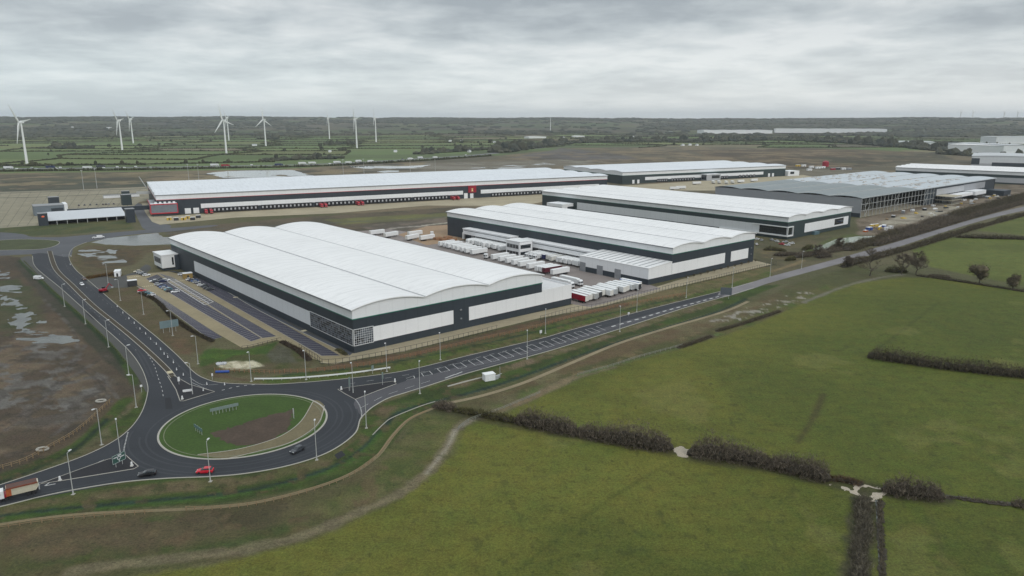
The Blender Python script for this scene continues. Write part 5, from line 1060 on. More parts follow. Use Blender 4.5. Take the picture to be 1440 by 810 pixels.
for (p, a, w) in LP:
    if w == 'SKIP': continue
    put('lamp', make_lamp, at(*p), math.radians(a), 'grey lamp post ' + w, 'lamp post', 'street lamps of the estate roads', 0)
for k, (x, y) in enumerate(((136.5, 265), (266, 256), (280, 256), (483, 247), (512, 246), (577, 243), (612, 241.5), (118, 268))):
    put('mast', lambda: (lambda r: (MB().tube((0, 0, 0), (0, 0, 26), .35, .2, 6).build('pole', M['lamp'], r), MB().box(-1.2, -.3, 25.6, 1.2, .3, 26.2).build('floodlight', M['frame'], r), r)[-1])(empty('floodlight_mast', (0, 0, 0))), at(x, y), 0, f'{ordn(k)} tall thin floodlight mast behind the long depot, by height on the wall line', 'mast', 'floodlight masts behind the depot', 0)
# ------------------------------------------------------------------ fences, barrier, signs, bollards
def fence(pts, step, h, label, m=M['timber'], pw=.07, rails=(.5, 1.0), name='fence', cat='fence', mesh=None):
    P = WS(pts, 5); r = empty(name, (*P[0], 0), 0, label, cat); o = P[0]; Q = [(p[0] - o[0], p[1] - o[1]) for p in P]; S = resample(Q, step)[:99]
    post = None
    for p in S:
        if post is None: post = MB().box(-pw, -pw, 0, pw, pw, h).build('post', m, r); post.location = (*p, 0)
        else: c = post.copy(); COL.objects.link(c); c.location = (*p, 0); c.parent = r
    for z in rails: MB().strip(Q, .08, z * h, .1).build('rail', m, r)
    if mesh: MB().strip(Q, .04, .05, h * .92).build('mesh_panel', mesh, r)
    return r
tf = mat('reddish timber fence', alb((140, 106, 80)), .85, .2, 3)
fence([(400, 524), (439, 523), (509, 515), (581, 501), (659, 483), (700, 473.5)], 2.4, 1.4, 'reddish timber fence along the slope before the nearest warehouse', tf, .12, (.3, .6, .92))
fence([(703, 473), (760, 459.5), (800, 448), (878, 430), (966, 414)], 2.6, 1.4, 'reddish timber fence along the verge below the trailer row', tf, .12, (.3, .6, .92))
fence([(-20, 666), (0, 660.6), (34.7, 650), (69.4, 631), (104, 611), (132, 587.7), (156, 565)], 1.9, 1.3, 'timber post fence round the waste ground near the west road', M['timber'], .09, (.5, .9))
fence([(34, 368), (70, 405), (111, 442), (152, 481), (180, 513)], 3, 1.3, 'timber post fence along the footway of the dual road', mat('mossy timber', alb((96, 100, 74)), .9, .2, 3), .09, (.5, .9))
fence([(-20, 747), (0, 744), (60, 735), (130, 728), (215, 722)], 2.2, 1.1, 'low rail fence beside the worn path at the bottom', M['timber'], .08, (.45, .9))
fence([(262, 718), (300, 717), (360, 710.5), (430, 693.5), (490, 672), (528, 646)], 2.0, 1.1, 'rail fence beside the path curving round the roundabout', M['timber'], .08, (.45, .9))
fence([(645, 604), (662, 592), (700, 579), (760, 554)], 3.0, 1.1, 'grey post and wire fence on the pasture track', mat('grey fence', alb((132, 134, 124)), .8), .07, (.5, .9))
fence([(812, 529), (860, 516), (900, 503), (960, 487)], 3.0, 1.1, 'post and wire fence on the upper pasture edge', mat('grey fence', alb((132, 134, 124))), .07, (.5, .9))
fence([(760, 451), (808, 438), (850, 431), (905, 415.5), (955, 403.5)], 2.6, 2.4, 'dark palisade fence behind the parked trailers', M['chassis'], .06, (.15, .9))
fence([(957, 404), (1000, 394), (1060, 379), (1092, 372)], 2.6, 2.2, 'dark palisade fence before the second shed front', M['chassis'], .06, (.15, .9))
fence([(302, 522), (330, 523), (360, 524.5), (398, 525)], 1.9, 1.3, 'short brown post fence beside the white chalk spill', tf, .1, (.4, .9))
fence([(340.5, 490.5), (355, 488.5), (389, 479.5), (396, 479)], 2.2, 1.2, 'dark bollard fence along the end of the car park', M['chassis'], .07, (.9,))
fence([(421, 491), (445, 506), (460, 513), (520, 505), (600, 488), (700, 464)], 2.6, 2.2, 'dark palisade fence on the pale apron round the glazed corner', M['chassis'], .06, (.2, .95))
b = WS([(357.6, 535), (400, 534.4), (450, 531.2), (500, 526), (549, 519)], 6); r = empty('crash_barrier', (*b[0], 0), 0, 'white safety barrier curving beside the north side of the roundabout', 'barrier'); Q = [(p[0] - b[0][0], p[1] - b[0][1]) for p in b]
MB().strip(Q, .25, .45, .45).build('rail', M['white'], r)
for p in resample(Q, 3.2): MB().box(p[0] - .08, p[1] - .08, 0, p[0] + .08, p[1] + .08, .5).build('post', M['steel'], r)
b = WS([(629.4, 544), (655, 537), (679, 531)], 6); MB().strip(b, .5, 0, .3).build('kerb', M['kerb'], kind='structure')
def bollard(p, k, w):
    r = put('boll', lambda: (lambda r: (MB().box(-.35, -.35, 0, .35, .35, .35).build('base', M['cream_'] if 'cream_' in M else M['offwhite'], r, bevel=.08), MB().prism([(-.22, .35), (.22, .35), (.16, 1.25), (-.16, 1.25)], -.2, .2).build('body', M['white'], r, bevel=.06), r)[-1])(empty('bollard', (0, 0, 0))), at(*p), 0, w, 'bollard', 'white traffic island bollards', .1)
for k, (p, w) in enumerate((((84.5, 676.5), 'white bollard at the tip of the west splitter island'), ((185.5, 656), 'white bollard at the roundabout end of the west island'), ((256.5, 562), 'white bollard at the tip of the north splitter island'), ((480, 548.5), 'white bollard at the roundabout end of the east island'), ((555.5, 537.5), 'white bollard at the far tip of the east island'))): bollard(p, k, w)
def sign(p, w, h, z0, rz, label, m=M['signback'], face=None, np_=2, name='direction_sign'):
    r = empty(name, (*at(*p), .05), rz, label, 'sign')
    bd = MB().box(-w / 2, -.06, z0, w / 2, .06, z0 + h).build('board', m, r)
    for i in range(np_):
        x = -w / 2 + w * (i + .5) / np_; MB().tube((x, .12, 0), (x, .12, z0 + h), .07, k=6).build('post', M['lamp'], r)
    return r, bd
hd = head((297, 590), (335, 583))
for k in range(8):
    t = k / 7; sign((299.5 + 33 * t, 584.2 - 7.6 * t), 1.45, .95, 1.3, hd, f'{ordn(k)} small pale chevron board of the row on the roundabout island, from the west', M['signback'], np_=1, name='chevron_sign')
for k in range(4):
    t = k / 3; sign((275 + 8.5 * t, 606.5 + 5.8 * t), 1.4, .95, 1.2, head((275, 606.5), (284, 612.5)), f'{ordn(k)} chevron board facing the west road on the island, from the far end', mat('blue green sign back', alb((96, 122, 122)), .6), np_=1, name='chevron_sign')
for k in range(2): sign((413 + k * .5, 588.5 + k * .6), .25, 1.7, 1.6, .3, ('slim pale sign on the east part of the island, farther of two', 'slim pale sign on the east part of the island, nearer of two')[k], M['lamp'], np_=1, name='sign')
sr, bd = sign((168.5, 655.5), 5.2, 3.0, 1.4, head((160, 658), (176, 650)), 'green direction sign with white route lines on the west splitter island', mat('route sign green', (.03, .085, .07), .6)); sr.scale = (.78, 1, .82)
mb = MB(); mb.box(-2.5, -.1, 1.5, 2.5, -.07, 1.58).box(-2.5, -.1, 4.2, 2.5, -.07, 4.28).box(-2.55, -.1, 1.5, -2.47, -.07, 4.28).box(2.47, -.1, 1.5, 2.55, -.07, 4.28).box(-.15, -.1, 1.7, .15, -.07, 2.4).box(.5, -.1, 2.9, 2.1, -.07, 3.2).box(-2.1, -.1, 3.3, -.7, -.07, 3.6).box(-.4, -.1, 3.6, 1.0, -.07, 4.0)
for i in range(12): a = i / 12 * 6.283; mb.box(math.cos(a) * .6 - .14, -.1, 2.9 + math.sin(a) * .5 - .12, math.cos(a) * .6 + .14, -.07, 2.9 + math.sin(a) * .5 + .12)
mb.build('route_lines', M['frame'], bd)
sign((239, 467.5), 7.5, 3.2, 2.2, head((229, 468), (248, 465)), 'large grey blue direction board on posts below the car park hedge', mat('pale blue sign back', alb((112, 132, 136)), .6), np_=3)
sign((1020.5, 420), 5.6, 3.8, 2.0, -.3, 'dark grey direction board at the narrowing of the east road', mat('slate sign back', alb((92, 98, 106)), .6))
sign((492, 550), .9, 3.4, 1.5, 1.2, 'edge on blue grey sign on the east splitter island', M['signback']); sign((538.5, 541.5), .8, 2.4, 2.2, 1.2, 'slim sign near the far tip of the east island', M['signback'], np_=1); sign((524.3, 526), 1.0, 1.6, 1.6, .8, 'small pale sign behind the white barrier', M['signback'], np_=1)
sign((199.5, 552), .7, .7, 2.0, .6, 'small round white warning sign beside the footway end', M['white'], np_=1); sign((252, 541), .7, 1.6, 1.2, .6, 'white warning sign on the north splitter island', M['white'], np_=1); sign((299, 534), .5, .9, 1.4, .9, 'thin white post sign on the bare bank north of the roundabout', M['white'], np_=1)
sign((264, 552), 3, .8, .3, .4, 'low white sign board lying on the north splitter island', M['white']); sign((884, 444.5), 1.2, 1.0, .8, .6, 'small white board on the verge below the trailer row', M['frame'], np_=1); sign((760.5, 470.5), 1.2, 1.3, .6, .6, 'small grey cabinet board beside the annex lamp post', M['frame'], np_=1)
cones = [(165, 432), (173, 441), (181.5, 449), (189, 455.5), (197, 463.5), (205, 470.5), (212, 478), (220, 485), (226, 492.5), (231, 499), (236, 503.5), (244, 511), (248.5, 521), (258, 528.5), (291, 541.5), (316, 542), (286, 550), (100, 361), (99, 373)]
for k, p in enumerate(cones): put('cone', lambda: (lambda r: (MB().box(-.35, -.35, 0, .35, .35, .12).build('base', M['black'], r), MB().tube((0, 0, .12), (0, 0, 1.1), .24, .07, 8).build('body', M['frame'], r), r)[-1])(empty('traffic_cone', (0, 0, 0))), at(*p), 0, f'{ordn(k)} pale marker post on the dual road lane, counted from its top end', 'marker post', 'marker posts on the closed lane', .03)
# kiosks and odds
r = empty('utility_kiosk', (*at(687.5, 534), 0), head((679, 534), (697, 531)), 'white flat roofed utility kiosk beside the east road with grey gantry', 'kiosk')
r.scale = (.85, .85, .85); MB().box(-2.3, -1.6, 0, 2.3, 1.6, 2.7).build('body', M['white'], r, bevel=.05); MB().box(-2.45, -1.75, 2.7, 2.45, 1.75, 2.9).build('roof', M['white'], r); MB().box(-.6, -1.66, .2, .4, -1.6, 2.2).build('door', M['light'], r)
mb = MB().box(2.6, -1, 0, 4, .4, 1.4); mb.tube((2.6, -.8, 1.6), (6.2, .6, 1.6), .12).tube((5.2, .2, 0), (5.2, .2, 5), .07); mb.box(4.2, .4, 0, 5.4, 1.4, 1.0); mb.build('gantry', M['steel'], r)
def cabin(name, label, cat, p, w, d, h, m, rot=0., roofm=None):
    r = empty(name, (*at(*p), .03), rot, label, cat); MB().box(-w / 2, -d / 2, 0, w / 2, d / 2, h).build('body', m, r, bevel=.06); MB().box(-w / 2 - .12, -d / 2 - .12, h, w / 2 + .12, d / 2 + .12, h + .15).build('roof', roofm or M['light'], r); MB().box(-.5, -d / 2 - .05, .1, .5, -d / 2 + .02, 2).build('door', M['chassis'], r); return r
cabin('site_cabin', 'dark grey cabin with pale roof at the car park entrance', 'cabin', (186.5, 402), 4.6, 3, 3.2, M['chassis'], aB); cabin('site_cabin', 'ochre wrapped cabin among the cars near the building', 'cabin', (264, 391), 5, 4, 3.0, mat('ochre wrap', (.28, .19, .06), .7, .2), aB)
cabin('storage_container', 'silver sloping container by the car park gate', 'container', (166, 387.5), 3.2, 7, 3.0, M['light'], .4); MB_ = None
for k, (x, y, c) in enumerate(((238, 309.5, 'yellow'), (248, 310, 'chassis'), (258, 309.5, 'yellow'), (264, 307.5, 'yellow'), (271, 309.5, 'chassis'), (279, 306.5, 'chassis'))):
    cabin('storage_container', f'{ordn(k)} dark or ochre container along the kerb before the long depot', 'container', (x, y), 4, 2.6, 2.6, M[c], AZ2)
for k in range(2): cabin('stacked_pallets', ('ochre pallets stacked before the depot doors, office side', 'ochre pallets stacked before the depot doors, dock side')[k], 'pallets', (266 + k * 12, 298.5), 12, 3, 2.0, mat('ochre pallets', alb((178, 150, 96)), .8, .2), AZ2, mat('ochre pallets', (1, 1, 1)))
for k, (x, y, c) in enumerate(((1130, 234, 'white'), (1141, 236, 'white'), (1150, 237, 'light'), (1157, 236.5, 'white'), (1171, 239, 'red'), (1178, 238.5, 'chassis'), (1186, 238.5, 'light'), (1194, 239, 'grey'), (1122, 234, 'yellow'), (1138, 240, 'white'))):
    cabin('site_cabin', f'{ordn(k)} small cabin of the compound beyond the scalloped roof shed', 'cabin', (x, y), 9, 4, 3.4, M[c], .3)
for k, (x, y, c) in enumerate(((1237, 322, 'yellow'), (1229, 319, 'yellow'), (1222, 323.5, 'blue'), (1217, 326, 'orange'), (1246, 323.5, 'white'), (1252, 321.5, 'light'), (1243, 319, 'blue'), (1270, 300, 'grey'), (1283, 297, 'light'), (1300, 296, 'chassis'), (1312, 290, 'white'), (1335, 285, 'white'), (1355, 282, 'light'), (1372, 281, 'white'), (1388, 279, 'grey'), (1366, 284, 'white'), (1398, 276, 'yellow'), (1256, 306, 'chassis'), (1420, 276, 'white'), (1345, 279, 'blue'))):
    w_, d_, h_ = ((12, 1.2, 2.2) if c == 'yellow' and k < 2 else (U_(3, 7), U_(2, 3), U_(1.2, 2.6)))
    cabin('materials_stack', f'{ordn(k)} stack of building materials beside the unfinished warehouse', 'materials stack', (x, y), w_, d_, h_, M[c], AU + U_(-.3, .3))
rq = random.Random(12); nk = 0
for k in range(26):
    t_ = rq.random(); x = 1225 + 205 * t_; y = 321 - 47 * t_ + rq.uniform(-6, 5) - 2; c = rq.choice(('timber', 'steel', 'grey', 'light', 'offwhite', 'chassis', 'yellow', 'frame'))
    r = empty('site_clutter', (*at(x, y), .03), AU + rq.uniform(-.6, .6), f'{ordn(k) if k < 20 else ordn(k - 20) + " after the twentieth"} loose pile on the muddy strip beside the steel frame, counted at random distance' if 0 else None, 'building materials', 'loose piles beside the steel frame')
    r['label'] = 'small loose pile of building materials on the muddy strip below the steel frame'; mb = MB()
    for j in range(3): w_ = rq.uniform(1.5, 4); mb.box(-w_, -1.2 + j * .8, 0, w_ * rq.uniform(.4, 1), -.5 + j * .8, rq.uniform(.4, 1.4))
    mb.build('load', M[c], r)
r = empty('red_silo', (*at(1160.5, 235.8), 0), 0, 'bright red round silo standing in the compound beyond the sheds', 'silo'); MB().tube((0, 0, 2), (0, 0, 11), 6, k=14).build('tank', M['red'], r); MB().tube((0, 0, 11), (0, 0, 13), 6, 2, 14).build('roof', M['red'], r)
for i in range(4): a = i * 1.57 + .5; MB().tube((4.5 * math.cos(a), 4.5 * math.sin(a), 0), (4.5 * math.cos(a), 4.5 * math.sin(a), 2.1), .3).build('leg', M['steel'], r)
r = empty('excavator', (*at(146, 411), .03), head((137, 413), (156, 408)), 'red excavator with folded boom at the roadside by the car park drive', 'excavator')
for y in (-1.1, 1.1): MB().prism([(-1.8, .2), (-1.4, 0), (1.4, 0), (1.8, .2), (1.8, .7), (1.4, .9), (-1.4, .9), (-1.8, .7)], y - .3, y + .3).build('track', M['black'], r)
MB().box(-2.0, -1.3, .95, 1.2, 1.3, 2.0).build('body', M['red'], r, bevel=.1); MB().box(0, .2, 2.0, 1.4, 1.2, 2.9).build('cab', M['glass'], r, bevel=.08)
mb = MB(); mb.tube((1.2, -.4, 1.8), (3.6, -.4, 4.0), .25).tube((3.6, -.4, 4.0), (5.4, -.4, 2.2), .2); mb.build('boom', M['red'], r); MB().prism([(5.1, 2.3), (5.9, 2.0), (5.6, 1.2), (4.9, 1.4)], -.9, .1).build('bucket', M['steel'], r)
r = MB().tube((-2.4, 0, .45), (2.4, 0, .45), .45, k=12).build('blue_pipe', M['blue']); r.location = (*at(313, 524.3), 0); r.rotation_euler = (0, 0, .1); tag(r, 'bright blue pipe lying beside the white chalk spill', 'pipe')
mb = MB(); [mb.blob((U_(-1.6, 1.6), U_(-1.2, 1.2), .3), .8, .6, .5, .3) for _ in range(14)]; o = mb.build('rock_pile', M['greyclad']); o.location = (*at(311, 512), 0); tag(o, 'pile of grey rocks left of the white chalk spill', 'rock pile')
def ring(p, label):
    mb = MB(); n = 16
    for i in range(n): a = i / n * 6.283; b_ = (i + 1) / n * 6.283; mb.tube((1.5 * math.cos(a), 1.1 * math.sin(a), .35), (1.5 * math.cos(b_), 1.1 * math.sin(b_), .35), .3, k=6)
    o = mb.build('manhole_ring', M['kerb']); o.location = (*at(*p), 0); tag(o, label, 'concrete ring', 'concrete rings on the waste ground')
ring((60, 633), 'pale concrete ring by the fence near the west road'); ring((142, 565), 'pale concrete ring near the upper end of the fence'); 
# ------------------------------------------------------------------ wind turbines
def turbine(p, hub, yaw, ph, label, z=0., blen=46, k=1.):
    r = empty('wind_turbine', (*p, z), yaw, label, 'wind turbine', 'wind turbines on the plain')
    MB().tube((0, 0, 0), (0, 0, hub - 1.5), 2.7 * k, 1.5 * k, 16).build('tower', M['turb'], r, smooth=False)
    MB().box(-5.5, -1.7, hub - 1.7, 3.4, 1.7, hub + 1.9).build('nacelle', M['turb'], r, bevel=.5); hb = MB().tube((3.4, 0, hub), (5.8, 0, hub), 1.7, .7, 12).build('hub', M['turb'], r)
    for j in range(3):
        a = math.radians(ph + 120 * j); d = Vector((0, -math.cos(a), math.sin(a))); c = Vector((4.4, 0, hub)); s = d.cross(Vector((1, 0, 0)))
        mb = MB(); secs = [(1, 1.0, .9), (5, 1.2, .8), (10, 1.9, .5), (20, 1.4, .35), (32, .9, .22), (blen, .3, .1)]; n = 0
        for t, w, th2 in secs:
            q = c + d * t; w *= k * 1.35
            for sx, sy in ((-1, -1), (1, -1), (1, 1), (-1, 1)): mb.v.append(tuple(q + s * w * sx * .9 + Vector((1, 0, 0)) * th2 * k * sy * 1.6))
        for i in range(len(secs) - 1):
            for jx in range(4): a1 = 4 * i + jx; b1 = 4 * i + (jx + 1) % 4; mb.f.append((a1, b1, b1 + 4, a1 + 4))
        mb.f += [(3, 2, 1, 0), tuple(range(4 * len(secs) - 4, 4 * len(secs)))]; mb.build('blade', M['turb'], r)
YW = math.radians(185)
for (x, y, h, ph, lb) in ((38, 230, 84, 128, 'nearest wind turbine, alone at the far left edge'), (172, 211, 86, 128, 'front turbine of the left pair'), (187.5, 202, 90, 132, 'rear turbine of the left pair'), (318.5, 216, 88, 104, 'front turbine of the middle pair with wide spread blades'), (322, 198, 96, 130, 'rear turbine of the middle pair, half hidden'), (374, 206, 90, 92, 'lone turbine right of the middle pair with one blade straight up'), (463.5, 196, 98, 112, 'turbine seen edge on, farthest of the three slim ones'), (502, 209, 93, 118, 'slim edge on turbine with the tallest tower in the middle'), (529, 200, 96, 100, 'last slim turbine of the row, nearest the picture centre')):
    turbine(at(x, y), h, math.radians({104: 161, 92: 158}.get(ph, 185)), ph, 'white ' + lb)
for (x, ph, lb) in ((1350, 30, 'first'), (1367, 50, 'second'), (1411, 20, 'third'), (1430, 40, 'fourth')):
    a = math.atan((x - 720) / 1052); Dd = 8300; p = (Dd * math.tan(a), Dd); turbine(p, 80, math.radians(300), ph, f'{lb} tiny grey turbine on the skyline above the far sheds', h1(*p) - 5, 40, 2.3)
for (x, Dd, lb) in ((588, 8600, 'ghostly'), (646, 8600, 'faint')):
    a = math.atan((x - 720) / 1052); p = (Dd * math.tan(a), Dd); turbine(p, 70, YW, 100, f'{lb} far turbine on the skyline beyond the slim ones', h1(*p) - 5, 40, 1.0)
p = hit(774, 184); MB().tube((p[0], p[1], h1(*p)), (p[0], p[1], h1(*p) + 84), 2.2, 1.4, 8).build('radio_mast', M['turb'], label='thin pale radio mast standing before the far woods', category='x') if 0 else tag(MB().tube((p[0], p[1], h1(*p)), (p[0], p[1], h1(*p) + 88), 2.2, 1.2, 8).build('radio_mast', M['turb']), 'thin pale radio mast standing before the far woods', 'mast')
# ------------------------------------------------------------------ vegetation
def leafmat(name, c1, c2, s=.5): 
    m = bpy.data.materials.new(name); t, N, L = nt(m); out = N.new('ShaderNodeOutputMaterial'); b = N.new('ShaderNodeBsdfPrincipled'); L.new(b.outputs[0], out.inputs[0])
    g = N.new('ShaderNodeNewGeometry'); n = N.new('ShaderNodeTexNoise'); n.inputs['Scale'].default_value = s; n.inputs['Detail'].default_value = 4; L.new(g.outputs['Position'], n.inputs['Vector'])
    ad = N.new('ShaderNodeMath'); ad.operation = 'MULTIPLY_ADD'; ad.inputs[1].default_value = .55; L.new(g.outputs['Random Per Island'], ad.inputs[0]); L.new(n.outputs[0], ad.inputs[2])
    r = N.new('ShaderNodeValToRGB'); r.color_ramp.elements[0].position = .45; r.color_ramp.elements[0].color = (*alb(c1), 1); r.color_ramp.elements[1].position = 1.05; r.color_ramp.elements[1].color = (*alb(c2), 1)
    L.new(ad.outputs[0], r.inputs[0]); L.new(r.outputs[0], b.inputs['Base Color']); b.inputs['Roughness'].default_value = .9; b.inputs['Specular IOR Level'].default_value = .15; return m
TW = leafmat('winter hedge twigs', (78, 71, 62), (118, 108, 95)); TWd = leafmat('dark winter twigs', (66, 62, 50), (104, 96, 78)); TWg = leafmat('greenish scrub', (58, 60, 38), (104, 100, 68)); WD = leafmat('distant woodland', (50, 56, 50), (80, 80, 66), .012); HG = leafmat('far hedgerow', (50, 54, 42), (74, 74, 54), .05)
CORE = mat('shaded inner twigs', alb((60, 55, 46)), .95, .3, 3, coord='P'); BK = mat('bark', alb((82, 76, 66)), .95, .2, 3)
def twig(mb, c, l, w, up=.8):
    d = Vector((U_(-1, 1), U_(-1, 1), U_(.1, 1) * up + .15)).normalized(); s = d.cross(Vector((U_(-1, 1), U_(-1, 1), U_(-1, 1)))).normalized() * w; c = Vector(c)
    mb.quad(c - s, c + s, c + d * l + s * .4, c + d * l - s * .4)
def hedge(pts, w, h, label, m=TW, dens=1., size=1., low=.55, name='hedge', cat='hedge', group='hedges of the near pastures', world=False):
    P = pts if world else WS(pts, 6); L_ = plen(P); Q = resample(P, .5); nn = len(Q); r = MB(); core = MB(); k = R() * 99
    hs = [(.3 + 1.25 * float(fbm(np.array([i * .5]), np.array([k]), 20, 2)[0])) * min(1, (.2 + i / 9) ** .5, (.2 + (nn - i) / 9) ** .5) for i in range(nn)]
    n = int(L_ * (w + h) * 20 * dens / size ** 1.6)
    for _ in range(n):
        i = int(R() * (nn - 1)); p, q = Q[i], Q[i + 1]; dx, dy = q[0] - p[0], q[1] - p[1]; l = math.hypot(dx, dy) or 1; nx, ny = -dy / l, dx / l
        a = R() * math.pi; rad = (.6 + .4 * R()) * (1 if R() < .8 else 1.35); hh = h * hs[i]; ww = w / 2 * (.6 + .5 * hs[i])
        c = (p[0] + nx * math.cos(a) * ww * rad + U_(-.3, .3), p[1] + ny * math.cos(a) * ww * rad + U_(-.3, .3), max(.0, math.sin(a) * hh * rad - .2)); twig(r, c, U_(.45, 1.0) * size, U_(.04, .085) * size, 1.3)
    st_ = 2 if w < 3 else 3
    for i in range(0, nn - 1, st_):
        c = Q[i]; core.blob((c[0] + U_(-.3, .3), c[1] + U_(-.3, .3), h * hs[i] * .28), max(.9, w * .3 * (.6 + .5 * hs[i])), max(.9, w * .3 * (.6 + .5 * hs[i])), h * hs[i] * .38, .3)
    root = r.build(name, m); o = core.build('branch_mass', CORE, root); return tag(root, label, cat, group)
hedge([(612, 572), (622, 574), (640, 578)], 4, 3.6, 'rounded bare bush at the head of the pasture hedge beside the path', TW)
hedge([(640, 578), (670, 584), (700, 590), (730, 595)], 2.6, 2.2, 'thin low start of the pasture hedge past the round bush', TWg)
hedge([(728, 594), (760, 602), (800, 610), (812, 612)], 4.4, 4.6, 'first bushy length of the pasture hedge after its thin start'); hedge([(811, 611), (850, 619), (900, 628), (945, 633)], 5, 5.2, 'second bushy length of the pasture hedge, ending at the chalk gap')
hedge([(974, 640), (1010, 644), (1050, 650), (1085, 657)], 5.4, 5.4, 'tall thick hedge length just past the chalk gap'); hedge([(1083, 656), (1110, 663), (1140, 670), (1166, 677)], 5.4, 5.2, 'thick hedge length before the flooded hedge junction')
hedge([(1166, 674), (1190, 677), (1215, 684)], 2.5, 1.4, 'low brown scrub at the flooded hedge junction', leafmat('brown scrub', (70, 56, 44), (108, 90, 70))); hedge([(1244, 691), (1280, 697), (1326, 700)], 4.6, 3.8, 'hedge length on the far side of the flooded junction')
hedge([(1330, 699), (1380, 706), (1425, 711)], .8, .6, 'very low hedge remnant beside the thin line of water'); hedge([(1425, 711), (1460, 716), (1560, 728)], 3, 2.2, 'small bush at the right end of the water line')
hedge([(1217, 702), (1212, 722), (1215, 745), (1207, 775), (1210, 800), (1203, 830)], 3.4, 1.5, 'broad grey brown hedge running towards the camera at the bottom', leafmat('grey brush', (76, 72, 62), (108, 102, 88))); hedge([(1238, 704), (1239, 750), (1242, 830)], .5, .4, 'narrow ditch side growth beside the broad hedge', TWd)
hedge([(1222, 503), (1240, 506), (1275, 511), (1330, 519), (1400, 527), (1500, 537), (1620, 548)], 4, 4.4, 'dark isolated hedge crossing the upper pasture', TWd, .8)
hedge([(1345, 334), (1400, 336), (1500, 338), (1600, 341)], 4, 3, 'dark hedge between the two topmost fields', TWd, .6, 1.5)
hedge([(1185, 376), (1240, 361), (1300, 344), (1370, 322), (1440, 303), (1500, 288)], 5, 3.2, 'hedge on the field side of the narrow lane', TWd, .6, 1.5)
for i, (pp, w, h_) in enumerate((([(1120, 362), (1150, 357), (1190, 350)], 8, 2.6), ([(1190, 352), (1230, 340), (1262, 330)], 12, 4), ([(1262, 331), (1300, 319), (1340, 307)], 13, 5), ([(1340, 307), (1400, 289), (1470, 271)], 13, 5.5), ([(1230, 346), (1290, 329), (1350, 311), (1440, 286)], 6, 4))):
    hedge(pp, w, h_, f'{ordn(i)} stretch of brown thicket along the lane, counted outward from the second shed', TWd if i % 2 else TW, .6, 1.5, name='thicket', cat='thicket', group='brown thicket between lane and building site')
for i, (pp, w, h_, lb) in enumerate((([(1150, 363), (1168, 361)], 5, 4, 'scrub bush by the far lamp post'), ([(1130, 352), (1142, 349)], 4, 3, 'scrub bush beside the murky pond tip'), ([(1168, 350), (1182, 346)], 4, 3, 'scrub bush in front of the murky pond'), ([(1106, 367), (1118, 365)], 4, 3.4, 'scrub bush past the corner of the second shed'), ([(1090, 359), (1100, 360), (1120, 358)], 4, 2.4, 'straggling scrub behind the second shed corner'), ([(1075, 352), (1090, 352), (1105, 354)], 4, 2.2, 'scrub between the two sheds'), ([(1306, 389), (1322, 391), (1338, 392)], 3, 2.4, 'low dark shrub between the bare trees and the dense one'), ([(1246, 382), (1262, 383), (1275, 383)], 5, 3, 'low scrub joining the two bare trees'))):
    hedge(pp, w, h_, lb, TWg if i % 2 else TW, .7, 1.3, name='bush', cat='bush', group='scrub near the second and third sheds')
hedge([(1290, 388), (1360, 398), (1450, 412), (1560, 430)], 2, 1.1, 'low hedge line under the dense trees at the right', TWd, .7, 1.2)
hedge([(197, 412), (220, 424), (243, 447), (270, 466), (300, 481)], 1.6, 1.1, 'low dark hedge edging the car park beside the brown bank', leafmat('dark hedge', (44, 44, 36), (76, 68, 54)))
hedge([(396, 481), (420, 494), (436, 508)], 2.2, 1.0, 'low dark planting strip at the car park end', leafmat('dark bed', (56, 48, 44), (84, 72, 62))); hedge([(474, 492), (484, 498), (488, 500)], 1.6, .8, 'brown planting wedge by the glazed corner', TWg)
hedge([(955, 489), (975, 483), (1001, 473)], 1.6, .8, 'dark bramble strip on the pasture edge, nearer one', TWd); hedge([(1009, 466), (1050, 454), (1097, 438)], 1.6, .8, 'dark bramble strip on the pasture edge, farther one', TWd)
hedge([(120, 392), (150, 388), (170, 386)], 3, 1.4, 'rusty scrub beside the car park drive', leafmat('rusty scrub', (70, 56, 40), (116, 90, 54)), 1, 1.1)
def bare_tree(p, h, spread, label, dense=1., m=TW):
    root = empty('tree', (*p, 0), 0, label, 'tree', 'bare winter trees by the lane'); t = MB(); tw = MB(); w = h * .46 * spread / .85
    P_ = [Vector((0, 0, -.2))]
    for i in range(1, 9): P_.append(Vector((U_(-.03, .03) * h, U_(-.03, .03) * h, h * i / 9)))
    for i in range(8): t.tube(P_[i], P_[i + 1], h * .022 * (1 - i / 9), h * .022 * (1 - (i + 1) / 9), 6, False)
    for j in range(int(30 * dense)):
        f = U_(.16, .95); i = int(f * 8); a0 = P_[i] + (P_[i + 1] - P_[i]) * (f * 8 - i); an = j * 2.4 + U_(-.4, .4); ln = w * math.sin(math.pi * min(.97, f * .78 + .2)) ** .6 * U_(.75, 1.1)
        d = Vector((math.cos(an), math.sin(an), U_(.15, .75))).normalized(); mid = a0 + d * ln * .5; d2 = (d + Vector((U_(-.3, .3), U_(-.3, .3), U_(0, .4)))).normalized(); end = mid + d2 * ln * .5
        t.tube(a0, mid, h * .008, h * .005, 5, False); t.tube(mid, end, h * .005, h * .002, 4, False)
        for k in range(7):
            q0 = a0 + (end - a0) * U_(.3, 1); d3 = (d2 + Vector((U_(-1, 1), U_(-1, 1), U_(-.4, .9)))).normalized(); e3 = q0 + d3 * ln * U_(.2, .42); t.tube(q0, e3, h * .0025, h * .001, 4, False)
            for _ in range(int(17 * dense)): twig(tw, q0 + (e3 - q0) * U_(.1, 1.15) + Vector((U_(-1, 1), U_(-1, 1), U_(-1, 1))) * h * .028, U_(.4, 1.1), U_(.025, .05), 1.1)
    t.build('trunk', BK, root); tw.build('crown', m, root); return root
